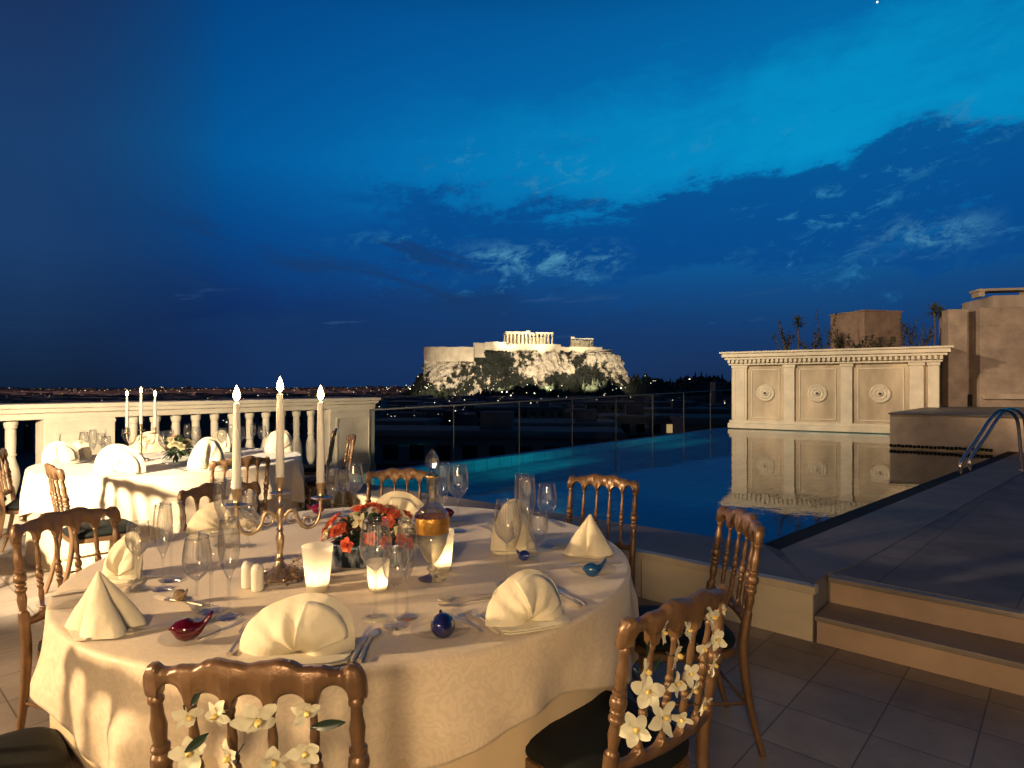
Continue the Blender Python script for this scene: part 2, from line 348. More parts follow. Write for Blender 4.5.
key = terr[:5]+[hole[5]]+hole[4::-1]+[(hole[5][0]-.001, hole[5][1]+.001), (terr[4][0]-.002, terr[4][1])]+terr[5:]
MB().prism(key, -1.2, 0).build('terrace_floor', M_floor); struct(bpy.data.objects['terrace_floor'])
hb = MB().prism([(p[0]*.985, p[1]*.985) for p in terr], -24.8, -1.2).build('hotel_block', M_stone2); tag(hb, 'hotel building body under the roof terrace', 'building'); struct(hb)
# --- pool
Pl, Pn = (-2.42, 7.76), (1.79, 4.43)                              # inner corners
Pr = (8.55, 10.70)
Pf, Pfr = (6.1, 17.45), (11.5, 13.9)
M_basin = tiles('pool_tile', (.06, .22, .27), (.045, .18, .24), (.03, .09, .11), .3, .3, 48, .0, .4, .012)
def pool():
    poly = [Pl, Pn, Pr, Pfr, Pf]; zb = -.95
    b = MB(); n = len(poly); b.add([(p[0], p[1], zb) for p in poly], [tuple(range(n))])
    for i in range(n):
        p, q = poly[i], poly[(i+1) % n]; b.add([(p[0], p[1], zb), (q[0], q[1], zb), (q[0], q[1], ZW-.02), (p[0], p[1], ZW-.02)], [(0, 1, 2, 3)])
    struct(b.build('pool_basin', M_basin))
    m = bpy.data.materials.new('pool_water'); m.use_nodes = True; nt = m.node_tree; N = nt.nodes; L = nt.links; p = N['Principled BSDF']
    p.inputs['Base Color'].default_value = (.75, .93, 1, 1); p.inputs['Roughness'].default_value = .015; p.inputs['Transmission Weight'].default_value = 1; p.inputs['IOR'].default_value = 1.33
    tc = N.new('ShaderNodeTexCoord'); n1 = N.new('ShaderNodeTexNoise'); n1.inputs['Scale'].default_value = 3.2; n1.inputs['Detail'].default_value = 4; L.new(tc.outputs['Object'], n1.inputs['Vector'])
    bp = N.new('ShaderNodeBump'); bp.inputs['Strength'].default_value = .11; bp.inputs['Distance'].default_value = .02; L.new(n1.outputs['Fac'], bp.inputs['Height']); L.new(bp.outputs[0], p.inputs['Normal'])
    w = MB(); o = [Vector(q+(ZW,)) for q in poly]
    out = Vector((-.74, .67, 0))*.16
    w.add([o[0]+out, o[0], o[1], o[2], o[3], o[4], o[4]+out], [(0, 1, 2, 3, 4, 5, 6)])
    struct(w.build('pool_water', m))
    # weir wall the water runs over
    e = MB(); a, c = Vector(Pl+(0,)), Vector(Pf+(0,)); nn = Vector((-.74, .67, 0))
    e.prism([(a+nn*.001)[:2], (c+nn*.001)[:2], (c+nn*.15)[:2], (a+nn*.15)[:2]], .002, ZW-.012)
    tag(e.build('infinity_edge_wall', mat('edge_tile', (.05, .12, .15), .3)), 'narrow blue tiled overflow edge along the far side of the pool', 'wall')
pool()
# --- raised deck with the near coping, both as sheets on a solid
wl = C0-5.9*VD                                                     # left end of the pool wall
A2 = A1+9*VD
deck_poly = [A1[:2], A2[:2], (17.6, -4), (17.6, 16), (9.2, 11.6), (Pr[0]+.0, Pr[1]+.0), Pn, C0[:2]]
def sheet(name, poly, z, m, th=None):
    return struct(MB().prism([tuple(p) for p in poly], z-(th or .03), z).build(name, m))
sheet('pool_deck', deck_poly, ZD, M_deck, .318)
sheet('near_coping', [C0[:2], (wl+.02*UD)[:2], (Pl[0]-.25, Pl[1]+.0), Pl, Pn], ZD-.0005, M_coping, .30)
ED = (Vector(Pr)-Vector(Pn)).normalized(); EN = Vector((ED.y, -ED.x))
pn, pr = Vector(Pn), Vector(Pr)
sheet('pool_overflow_channel', [pn+ED*.02, pr, pr+EN*.15, pn+EN*.15-ED*.06], ZD+.004, M_drain, .02)
sheet('side_coping', [pn+EN*.152-ED*.06, pr+EN*.152, pr+EN*.62, Vector(A1[:2])+ED*.25+EN*.05, Vector(A1[:2]), Vector(C0[:2])+Vector((.004, .004))], ZD+.0045, M_coping, .02)
# pool wall face with plinth lines, and two steps
M_wallface = varied('pool_wall_marble', (.66, .56, .38), .45, .14, 2.5, .1, 14, detail=10, stretch=(1, 1, 3))
rzv = radians(-42)
pw = thing('pool_wall', 'low cream stone wall along the near side of the pool, below its coping', 'wall', tuple(wl), rzv)
MB().box((2.95, .012, .137), (5.9, .03, .274)).build('wall_panel', M_wallface, pw, bevel=.002)
MB().box((2.955, .004, .298), (5.93, .07, .044)).build('coping_edge', varied('coping_edge_stone', (.60, .50, .34), .5, .2, 3, .1, 20), pw, bevel=.004)
M_joint = mat('joint', (.18, .13, .09), .9)
j = MB()
for x in (1.2, 2.4, 3.6, 4.8): j.box((x, -.0035, .137), (.006, .002, .27))
j.build('joint_line', M_joint, pw)
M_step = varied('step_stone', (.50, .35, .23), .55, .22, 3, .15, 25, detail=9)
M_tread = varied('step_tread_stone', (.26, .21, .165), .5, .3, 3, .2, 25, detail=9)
st = thing('terrace_steps', 'two broad stone steps rising from the terrace to the pool deck', 'steps', tuple(C0), rzv)
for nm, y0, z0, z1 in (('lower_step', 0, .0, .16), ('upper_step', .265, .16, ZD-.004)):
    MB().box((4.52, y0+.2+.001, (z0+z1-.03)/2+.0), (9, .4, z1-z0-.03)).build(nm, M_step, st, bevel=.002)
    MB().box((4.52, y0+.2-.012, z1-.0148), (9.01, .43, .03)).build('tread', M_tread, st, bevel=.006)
# --- fountain wall
def fountain():
    ang = radians(-33); L = 4.78; z0 = .22
    t = thing('fountain_wall', 'cream classical wall with dentil cornice and three round spout rosettes at the pool end', 'wall', (6.12, 17.3, 0), ang)
    MB().box((L/2, .4, 1.22), (L, .8, 2.2)).build('wall_body', varied('fountain_panel_stone', (.52, .42, .29), .75, .5, 1.6, .3, 18, detail=8, stretch=(1, 1, .35)), t)  # noise blotches in the colour stand in for plant shadows on the panels
    b = MB(); b.box((L/2, -.05, .36), (L+.16, .14, .14)); b.box((L/2, -.03, .47), (L+.1, .10, .08)); b.build('base_moulding', M_stone, t, bevel=.012)
    c = MB(); c.box((L/2, .35, 2.045), (L+.10, .98, .05)); c.box((L/2, .33, 2.20), (L+.28, 1.14, .06)); c.box((L/2, .32, 2.285), (L+.40, 1.26, .10)); c.box((L/2, .31, 2.36), (L+.50, 1.36, .05)); c.box((L/2, .36, 2.12), (L+.12, 1.0, .095))
    c.build('cornice', M_stone, t, bevel=.012)
    d = MB(); k = 0
    while k*.112 < L+.1: d.box((-.02+k*.112, -.19, 2.125), (.062, .10, .085)); k += 1
    d.build('dentil_row', M_stone, t)
    pil = [(.04, .42), (1.36, 1.62), (2.70, 2.96), (4.17, 4.46), (4.54, 4.76)]
    for a, e in pil:
        p = MB(); p.box(((a+e)/2, -.04, 1.26), (e-a, .08, 1.52)); p.box(((a+e)/2, -.055, 1.98), (e-a+.05, .11, .07))
        o = p.build('pilaster', M_stone, t, bevel=.006)
        f = MB(); w = e-a
        if w > .3:
            for xx in (a+.07, e-.07): f.box((xx, -.088, 1.24), (.022, .016, 1.3))
            for zz in (.59, 1.89): f.box(((a+e)/2, -.088, zz), (w-.14, .016, .022))
            f.build('moulding', M_stone, o)
    for a, e in ((.42, 1.36), (1.62, 2.70), (2.96, 4.17)):
        f = MB(); m_ = .12
        for xx in (a+m_, e-m_): f.box((xx, -.012, 1.24), (.028, .024, 1.30))
        for zz in (.59, 1.89): f.box(((a+e)/2, -.012, zz), (e-a-2*m_, .024, .028))
        f.build('panel_frame', M_stone, t)
    for x in (.89, 2.16, 3.56):
        r = MB(); prof = [(0, 0), (.235, 0), (.235, .03), (.215, .05), (.19, .05), (.175, .03), (.155, .03), (.14, .055), (.115, .055), (.10, .035), (.085, .035), (.07, .07), (.045, .085), (.0, .085)]
        r.lathe(prof, (x, -.001, 1.26), 40, Vector((0, -1, 0))); o = r.build('rosette', M_stone, t, smooth=True, ang=35)
        MB().lathe([(0, 0), (.03, 0), (.03, .04), (.02, .04), (.02, .01), (0, .01)], (x, -.085, 1.26), 16, Vector((0, -1, 0))).build('spout', mat('spout_dark', (.03, .025, .02), .4, 1), o, smooth=True, ang=35)
fountain()
# --- block beside the fountain
bl = thing('low_stone_block', 'low tan stone platform standing in the pool right of the fountain wall', 'platform')
fl, fr, f3 = Vector((7.12, 11.7)), Vector((8.40, 10.76)), Vector((14.5, 8.6))
MB().prism([fl, fr, f3, (17, 13), (13, 18), (11.2, 16.2)], .03, .915).build('block_body', varied('block_plaster', (.46, .37, .28), .8, .3, 3, .2, 20), bl)
MB().prism([fl+Vector((-.05, -.03)), fr+Vector((0, -.06)), f3+Vector((0, -.07)), (17, 13), (13, 18.1), (11.2, 16.3)], .9155, .945).build('top_slab', varied('block_top', (.10, .095, .09), .55, .3, 3, .2, 20), bl)
b = MB(); nn = (fr-fl).normalized(); s_ = 0
while s_ < 1.55:
    q = fl+nn*s_; b.box((q.x+.0, q.y-.035, .335+random.uniform(-.006, .006)), (.05, .05, .05), radians(-36)); s_ += .062
b.build('drip_course', M_drain, bl)
# --- tall wall to the right
def tower():
    t = thing('tall_stone_wall', 'tall tan block wall rising behind the platform at the right edge', 'wall', (10.68, 15.2, 0), radians(-12))
    t.scale = (1.04, 1.04, 1.04)
    mt = tiles('ashlar_wall', (.44, .34, .255), (.40, .31, .235), (.33, .25, .18), 30, .56, 0, .0, .8, .006, axis=(radians(90), 0, 0))
    MB().box((.20, .17, 1.6), (.40, .34, 3.2)).build('corner_pier', mt, t, bevel=.008)
    MB().box((.47, .75, 1.585), (.50, .5, 3.17)).build('recess', mt, t)
    MB().box((4.2, .75, 1.61), (7.08, 1.5, 3.22)).build('wall_face', mt, t, bevel=.008)
    MB().box((4.3, -.035, 1.15), (7.2, .07, .12)).build('skirting', M_stone2, t, bevel=.01)
    MB().box((.56, .55, 1.05), (.20, .4, .28)).build('recess_base', M_drain, t)
    MB().box((4.0, 2.4, 1.85), (4.6, 1.6, 3.7)).build('upper_block', M_stone2, t)
    c = MB(); c.box((2.05, 1.9, 3.86), (1.3, .5, .06)); c.box((1.5, 1.9, 3.765), (.12, .4, .13)); c.box((2.6, 1.9, 3.765), (.12, .4, .13)); c.box((4.6, 2.2, 3.75), (1.7, .8, .09))
    c.build('vent_hood', M_stone2, t)
tower()
cb = thing('roof_box', 'square brown stone box standing behind the fountain wall among the plants', 'plinth', tuple(PY(865, 19.3)), radians(14))
MB().box((0, 0, 1.84), (1.36, 1.36, 3.68)).build('box_body', M_brownstone, cb, bevel=.02)
MB().box((0, 0, 3.70), (1.41, 1.41, .05)).build('cap', M_brownstone, cb, bevel=.01)
# planter bed behind the fountain (soil)
pb = MB().box((0, 0, 1.12), (4.5, 1.5, 2.24)).build('planter_bed', M_stone2, loc=(8.75, 16.95, 0), rz=radians(-33)); tag(pb, 'long raised planter behind the fountain wall holding the shrubs', 'planter')
M_soil = varied('soil', (.05, .035, .025), .9, .4, 20, .5, 40)
MB().box((0, 0, 2.25), (4.3, 1.3, .012)).build('soil', M_soil, pb)
# --- balustrade
def balustrade():
    t = thing('stone_balustrade', 'cream stone balustrade with turned balusters and panelled piers behind the left table', 'balustrade', tuple(BL0), atan2(BD.y, BD.x))
    zt = 1.262; x0, x1 = -9.0, 4.88
    r = MB(); r.box(((x0+x1)/2, 0, zt-.025), (x1-x0+.10, .42, .05)); r.box(((x0+x1)/2, 0, zt-.075), (x1-x0+.06, .36, .05)); r.box(((x0+x1)/2, 0, zt-.135), (x1-x0, .28, .07))
    r.build('top_rail', M_stone, t, bevel=.012)
    MB().box(((x0+x1)/2, 0, .09), (x1-x0, .30, .18)).build('plinth', M_stone, t, bevel=.01)
    prof = [(.062, .18), (.062, .215), (.045, .22), (.045, .25), (.03, .27), (.05, .33), (.072, .42), (.080, .50), (.072, .58), (.050, .66), (.040, .71), (.052, .725), (.052, .74), (.044, .75), (.046, .80), (.048, .92), (.046, 1.00), (.056, 1.01), (.056, 1.03), (.062, 1.04), (.062, 1.0915)]
    bal = MB().lathe(prof, (0, 0, 0), 20).build('baluster', M_stone, t, smooth=True, ang=40)
    piers = [(-8.9, -8.2), (-3.6, -2.9), (.34, 1.02), (3.98, 4.86)]; first = True
    for (a0, a1), (b0, b1) in zip(piers[:-1], piers[1:]):
        n = max(1, int(round((b0-a1)/.245))-1); st_ = (b0-a1)/(n+1)
        for k in range(n):
            x = a1+st_*(k+1)
            if first: bal.location = (x, 0, 0); first = False
            else: clone(bal, (x, 0, 0), parent=t)
    for a, e in piers:
        p = MB(); p.box(((a+e)/2, 0, .64), (e-a, .27, .92)); o = p.build('pier', M_stone, t, bevel=.006)
        f = MB(); w = e-a
        for s_ in (-1,):
            y = s_*.141
            for xx in (a+.12, e-.12): f.box((xx, y, .62), (.03, .02, .68))
            for zz in (.29, .95): f.box(((a+e)/2, y, zz), (w-.27, .02, .03))
            f.box(((a+e)/2, y, 1.06), (w+.0, .03, .03))
        f.build('panel_frame', M_stone, o)
balustrade()
# --- unseen building behind the camera, added to give glass and silver warm reflections
def added_penthouse():
    t = thing('added_penthouse', 'unseen cream building with glowing doors, added behind the terrace for warm reflections', 'building', (0, -5.6, 0))
    MB().box((0, -1.5, 2.2), (26, 3, 4.4)).build('wall', M_stone, t)
    MB().box((0, .4, 4.25), (26.4, 1.2, .25)).build('eaves', M_stone, t)
    for k in range(7):
        x = -10.5+k*3.5; o = MB().box((x, .03, 1.35), (1.7, .06, 2.7)).build('door', M_stone, t)
        MB().box((x, .07, 1.35), (1.4, .03, 2.4)).build('pane', emit('added_glow_pane', (1, .70, .40), 1.5) if k == 0 else MATS['added_glow_pane'], o)  # glowing panes added to be mirrored in glass and silver
added_penthouse()
# --- glass fence
def fence():
    q0 = Vector((-2.22, 9.72, 0)); q1 = Vector((7.25, 20.3, 0)); L = (q1-q0).length; rz = atan2(q1.y-q0.y, q1.x-q0.x)
    t = thing('glass_fence', 'frameless glass fence with a thin metal rail beyond the far pool edge', 'fence', tuple(q0), rz)
    zt = lambda x: 1.075+.25*x/L
    g = glassy('fence_glass', (.72, .76, .77), ior=1.3, boost=.12)
    n = 8; w = L/n
    for k in range(n):
        a, e = k*w+.012, (k+1)*w-.012
        m = MB(); m.add([(a, 0, .02), (e, 0, .02), (e, 0, zt(e)-.01), (a, 0, zt(a)-.01), (a, .012, .02), (e, .012, .02), (e, .012, zt(e)-.01), (a, .012, zt(a)-.01)], [(0, 1, 2, 3), (7, 6, 5, 4), (0, 4, 5, 1), (3, 2, 6, 7), (0, 3, 7, 4), (1, 5, 6, 2)])
        m.build('glass_panel', g, t)
    MB().tube([(0, .006, zt(0)), (L, .006, zt(L))], .014, 8).build('top_rail', mat('rail_metal', (.07, .07, .07), .5, 0), t, smooth=True)
    for k in range(n+1): MB().box((k*w, .006, .5*zt(k*w)), (.006, .03, zt(k*w)-.01)).build('post', MATS['rail_metal'], t)
fence()
# --- ladder
def ladder():
    t = thing('pool_ladder', 'pair of curved chrome grab rails at the right edge of the pool', 'ladder')
    for k in range(2):
        o = Vector((.37, .34, 0))*k
        P0 = [(5.80, 8.02, -.3), (5.80, 8.02, .30), (5.79, 8.02, .42), (5.84, 8.03, .52), (6.06, 8.06, .80), (6.20, 8.09, .98), (6.31, 8.11, 1.09), (6.42, 8.13, 1.135), (6.53, 8.15, 1.12), (6.62, 8.17, 1.05), (6.665, 8.18, .95), (6.70, 8.19, .70), (6.74, 8.20, .325)]
        pts = []
        for i in range(len(P0)-1):
            a, b_, c_, d = [Vector(P0[max(0, min(len(P0)-1, i+j_))]) for j_ in (-1, 0, 1, 2)]
            for q in range(4):
                s_ = q/4; pts.append(.5*((2*b_)+(c_-a)*s_+(2*a-5*b_+4*c_-d)*s_*s_+(3*b_-a-3*c_+d)*s_**3)+o)
        pts.append(Vector(P0[-1])+o)
        MB().tube(pts, .021, 12).build('grab_rail', M_chrome, t, smooth=True)
        MB().lathe([(.045, 0), (.045, .008), (.025, .02)], tuple(Vector((6.74, 8.20, ZD+.008))+o), 16).build('foot_flange', M_chrome, t, smooth=True, ang=40)
    for z in (.02, -.22): MB().box((5.985, 8.19, z), (.50, .08, .03), radians(42.6)).build('rung', M_chrome, t)
ladder()
def pool_strip(a, b_, z, aim, power, w=.25):
    d = bpy.data.lights.new('pool_strip_lamp', 'AREA'); d.shape = 'RECTANGLE'; d.size = (b_-a).length; d.size_y = w; d.energy = power; d.color = (.01, .70, .62); d.spread = radians(150)
    o = bpy.data.objects.new('pool_strip_lamp', d); COL.objects.link(o); m_ = (a+b_)/2; o.location = (m_.x, m_.y, z)
    X = (b_-a).normalized(); X = Vector((X.x, X.y, 0)); Z = -(Vector(aim)).normalized(); Yv = Z.cross(X); M_ = Matrix((X, Yv, Z)).transposed(); o.rotation_euler = M_.to_euler()
fa, fb = Vector(Pl), Vector(Pf); inn = Vector((.74, -.67))
for u0, u1, pw_, off in ((.0, .14, 60, 1.0), (.20, .40, 150, 1.1), (.58, .78, 110, 1.2)): pw_ *= .20; pool_strip(fa.lerp(fb, u0)+inn*off, fa.lerp(fb, u1)+inn*off, -.45, (-.74, .67, .10), pw_)
pool_strip(Vector((6.6, 16.2)), Vector((9.6, 14.3)), -.4, (.5, .85, .1), 14)
# ================================================================== CITY, ROCK
ZG = -25.0
gm = varied('city_ground', (.035, .035, .038), .9, .4, .01, 0)
gb = MB(); NR = 48
gb.add([(0, 0, ZG)], []); rad = [30, 200, 800, 3000, 9000]
for r in rad:
    for i in range(NR): a = 2*pi*i/NR; gb.v.append((r*cos(a), r*sin(a), ZG))
for i in range(NR): gb.f.append((0, 1+i, 1+(i+1) % NR))
for j_ in range(len(rad)-1):
    for i in range(NR): a = 1+j_*NR; gb.f.append((a+i, a+(i+1) % NR, a+NR+(i+1) % NR, a+NR+i))
struct(gb.build('city_ground', gm))
# rock: lit limestone with scrub
def rockz(py, Y=800): return HC+(PY0-py)*Y/F
RC = Vector((PY(524, 880).x, 880, 0)); RA, RB = 142, 78
def rock():
    m = bpy.data.materials.new('limestone_rock'); m.use_nodes = True; nt = m.node_tree; N = nt.nodes; L = nt.links; b = N['Principled BSDF']; b.inputs['Roughness'].default_value = .9
    tc = N.new('ShaderNodeTexCoord'); mp = N.new('ShaderNodeMapping'); mp.inputs['Scale'].default_value = (1, 1, .8); L.new(tc.outputs['Object'], mp.inputs[0])
    n = N.new('ShaderNodeTexNoise'); n.inputs['Scale'].default_value = .060; n.inputs['Detail'].default_value = 10; n.inputs['Roughness'].default_value = .74; L.new(mp.outputs[0], n.inputs['Vector'])
    sp = N.new('ShaderNodeSeparateXYZ'); L.new(tc.outputs['Object'], sp.inputs[0])
    mr = N.new('ShaderNodeMapRange'); mr.inputs[1].default_value = 2; mr.inputs[2].default_value = 34; mr.inputs[3].default_value = -.10; mr.inputs[4].default_value = .05; L.new(sp.outputs[2], mr.inputs[0])
    big = N.new('ShaderNodeTexNoise'); big.inputs['Scale'].default_value = .017; big.inputs['Detail'].default_value = 3; L.new(mp.outputs[0], big.inputs['Vector'])
    bm_ = N.new('ShaderNodeMath'); bm_.operation = 'MULTIPLY_ADD'; bm_.inputs[1].default_value = .75; bm_.inputs[2].default_value = -.405; L.new(big.outputs['Fac'], bm_.inputs[0])
    a0 = N.new('ShaderNodeMath'); L.new(n.outputs['Fac'], a0.inputs[0]); L.new(bm_.outputs[0], a0.inputs[1])
    ad = N.new('ShaderNodeMath'); L.new(a0.outputs[0], ad.inputs[0]); L.new(mr.outputs[0], ad.inputs[1])
    r = N.new('ShaderNodeValToRGB'); r.color_ramp.elements[0].position = .47; r.color_ramp.elements[1].position = .52
    r.color_ramp.elements[0].color = (.009, .011, .006, 1); r.color_ramp.elements[1].color = (.52, .44, .33, 1); L.new(ad.outputs[0], r.inputs[0]); L.new(r.outputs[0], b.inputs['Base Color'])
    n2 = N.new('ShaderNodeTexNoise'); n2.inputs['Scale'].default_value = .22; n2.inputs['Detail'].default_value = 6; L.new(mp.outputs[0], n2.inputs['Vector'])
    bp = N.new('ShaderNodeBump'); bp.inputs['Strength'].default_value = 1; bp.inputs['Distance'].default_value = 5; L.new(n2.outputs['Fac'], bp.inputs['Height']); L.new(bp.outputs[0], b.inputs['Normal'])
    def fn(u, v):
        a = 2*pi*u; z = -14+62*v; c, s_ = cos(a), sin(a)
        sup = (abs(c)**3+abs(s_)**3)**(-1/3)
        k = 1-.10*v+(.16*(1-v)**2)
        nz = noise.fractal(Vector((c*3.2, s_*3.2, z*.035)), 1, 2.1, 6)*.11+abs(noise.fractal(Vector((c*9, s_*9, z*.025+9)), 1, 2.1, 6))*-.16+abs(noise.fractal(Vector((c*30, s_*30, z*.09)), 1, 2.1, 4))*-.03+.04
        k += nz*(1.2-.7*v)
        if v > .96: k *= .97
        hump = (1-.10*max(0, c-.55)*1.2) if v > .5 else 1
        return (RC.x+RA*sup*c*k, RC.y+RB*sup*s_*k, z*hump if z > 0 else z)
    g = MB().grid(fn, 260, 46, wrap=True)
    k = len(g.v)-260; g.v.append((RC.x, RC.y, 47.5)); t = len(g.v)-1
    for i in range(260): g.f.append((k+i, k+(i+1) % 260, t))
    tag(g.build('acropolis_rock', m), kind='structure')
rock()
def fort():
    t = thing('fortress_wall', 'floodlit stone fortress wall ringing the top of the rocky hill', 'wall')
    m = varied('fort_stone', (.55, .46, .33), .9, .3, .09, .5, .5, bdist=1)
    pts = []; hs = []
    for i in range(72):
        a = pi+pi*i/71; c, s_ = cos(a), sin(a); sup = (abs(c)**3+abs(s_)**3)**(-1/3); k = .97 if c < -.42 else .85
        pts.append(Vector((RC.x+RA*sup*c*k, RC.y+RB*sup*s_*k, 0)))
        px = 512+F*pts[-1].x/pts[-1].y
        top = 347 if px < 474 else (343 if px < 480 else (342 if px < 506 else (344.5 if px < 560 else (347 if px < 600 else 349.5))))
        hs.append(rockz(top, pts[-1].y))
    for i in range(0, 71):
        a, b_ = pts[i], pts[i+1]; zb = 20 if (512+F*a.x/a.y) < 474 else 38
        h = hs[i]+random.uniform(-.4, .4); n_ = (b_-a).normalized(); nn = Vector((n_.y, -n_.x, 0))*2
        zb = h-(19 if (512+F*a.x/a.y) < 480 else 12)
        if i % 6 == 0: cur = MB()
        cur.prism([(a-nn)[:2], (b_-nn)[:2], (b_+nn)[:2], (a+nn)[:2]], zb, h)
        if i % 6 == 5 or i == 70: cur.build('wall_section', m, t)
fort()
def temple():
    o = PY(528, 850, rockz(345.5, 850)); m = varied('lit_marble', (.72, .62, .44), .7, .1, .3, 0)
    k = 850/F                                             # metres per pixel there
    t = thing('ruined_temple', 'large floodlit ruined temple with rows of columns on top of the rocky hill', 'temple', (o.x, o.y, o.z-6), radians(8))
    L, D, H = 46*k, 24*k, 10*k
    MB().box((0, 0, 3.5), (L+4, D+4, 7)).build('stylobate', m, t)
    col = None
    for i in range(13):
        for yy in (-D/2, D/2):
            if 6 <= i <= 8 and yy > 0: continue
            x = -L/2+1.2+i*(L-2.4)/12; hh = H if not (8 < i < 10 and yy < 0) else H*.7
            if col is None: col = MB().lathe([(1.45, 0), (1.2, H-1.2), (1.7, H-.6), (1.7, H)], (0, 0, 0), 12).build('column', m, t, smooth=True, ang=40); col.location = (x, yy, 7)
            else: clone(col, (x, yy, 7), parent=t)
    for yy in (-D/2, D/2):
        e = MB(); e.box((-L*.26, yy, 7+H+1.3), (L*.48, 2.6, 2.6)); e.box((L*.30, yy, 7+H+1.1), (L*.36, 2.6, 2.2)); e.box((L*.03, yy, 7+H+.8), (L*.12, 2.4, 1.6)); e.build('entablature', m, t)
    for xx in (-L/2+1, L/2-1): MB().box((xx, 0, 7+H+1.3), (2.6, D, 2.55)).build('architrave', m, t)
    MB().box((-L*.22, 0, 7+H*.42), (L*.40, D*.5, H*.85)).build('inner_wall', m, t)
    MB().box((L*.20, 0, 7+H*.36), (L*.34, D*.5, H*.72)).build('inner_wall', m, t)
    p = MB(); p.prism([(-L/2, -1), (-L/2+6, -1), (-L/2+6, 1), (-L/2, 1)], 7+H+2.6, 7+H+4.3); p.box((-L*.04, -D/2, 7+H+3.2), (5, 2.4, 1.9)); p.build('pediment_stub', m, t)
    # scaffold crane masts
    o2 = PY(580.5, 850, rockz(347, 850))
    t2 = thing('small_temple', 'smaller floodlit temple with a porch right of the large ruined temple', 'temple', (o2.x, o2.y, o2.z-6), radians(6))
    L, H = 23*k, 7.2*k
    MB().box((0, 0, 3+H*.45), (L*.9, 11, H*.9+6)).build('cella', m, t2)
    for i in range(6): MB().lathe([(.8, 0), (.65, H)], (-L/2+1+i*(L-2)/5, -9, 6), 10).build('column', m, t2, smooth=True)
    MB().box((0, -9, 6+H+.6), (L, 2.4, 1.4)).build('entablature', m, t2)
    MB().box((0, -4, 3), (L, 14, 6)).build('platform', m, t2)
    MB().box((-L/2+3, -6, 6+H+2), (5, 8, 2.2)).build('roof_block', m, t2)
temple()
# floodlights at the foot of the rock (the photo shows the rock lit from below)
for i, (px, Y, z, aim_px, aim_z, pwr) in enumerate([(405, 735, 5, 445, 26, 1.0), (455, 725, 2, 470, 30, 1.3), (500, 720, 2, 510, 34, 1.6), (548, 720, 2, 548, 34, 1.6), (590, 728, 2, 590, 34, 1.5), (640, 745, 5, 612, 30, 1.1)]):
    spot('hill_floodlight', PY(px, Y, z), PY(aim_px, 830, aim_z), pwr*290000, 80, .9, 3, (1, .84, .60))
for px, Y, aim, p_ in ((500, 770, 515, .7), (545, 770, 535, .7), (578, 775, 580, .35)):
    spot('temple_floodlight', PY(px, Y, 62), PY(aim, 850, 62), p_*400000, 60, .8, 2, (1, .84, .55))
# wooded slope
def dome(px, Y, wpx, ypx):                             # hill with its top at pixel row ypx
    return PY(px, Y).x, Y, wpx*Y/F, rockz(ypx, Y)
hills = [(525, 745, 150, 388, 60), (640, 900, 120, 379, 110), (700, 1000, 150, 378, 120), (440, 840, 60, 381, 90), (600, 765, 70, 384, 50), (780, 1100, 160, 380, 120)]
hm = varied('dark_hillside', (.02, .024, .016), .95, .4, .05, 0)
hcol = []
for k, (px, Y, wpx, yp, dep) in enumerate(hills):
    cx, cyy, rx, zt = dome(px, Y, wpx/2*1.5, yp)
    def fn(u, v, cx=cx, cyy=cyy, rx=rx, zt=zt, dep=dep):
        a = 2*pi*u; r = v; h = (cos(min(r, 1)*pi)+1)/2
        nzz = noise.noise(Vector((cos(a)*r*2+k, sin(a)*r*2, .3)))*3*h
        return (cx+rx*r*cos(a), cyy+dep*r*sin(a), ZG-.5+(zt-ZG)*h+nzz)
    hcol.append((fn, rx))
    tag(MB().grid(fn, 40, 14, wrap=True).build('wooded_hill', hm, smooth=True), kind='structure')
tr = MB()
def blob(mb, c, r, h, n=7):
    ph = random.random()*6
    prof = [(0, 0), (r*.8, h*.12), (r, h*.38), (r*.7, h*.72), (0, h)]
    k = len(mb.v); mb.lathe(prof, c, n, cap=False)
    for i in range(k, len(mb.v)):
        x, y, z = mb.v[i]; mb.v[i] = (x+random.uniform(-.18, .18)*r, y+random.uniform(-.18, .18)*r, z+random.uniform(-.1, .1)*h)
for fn, rx in hcol:
    for q in range(430):
        u, v = random.random(), sqrt(random.random())*.9; x, y, z = fn(u, v)
        if random.random() < .12: blob(tr, (x, y, z-1), random.uniform(1, 1.8), random.uniform(8, 13), 5)
        else: blob(tr, (x, y, z-1), random.uniform(2, 5), random.uniform(3.5, 7), 6)
tag(tr.build('wooded_slope', varied('tree_dark', (.035, .045, .022), .9, .4, .1, 0)), kind='stuff')
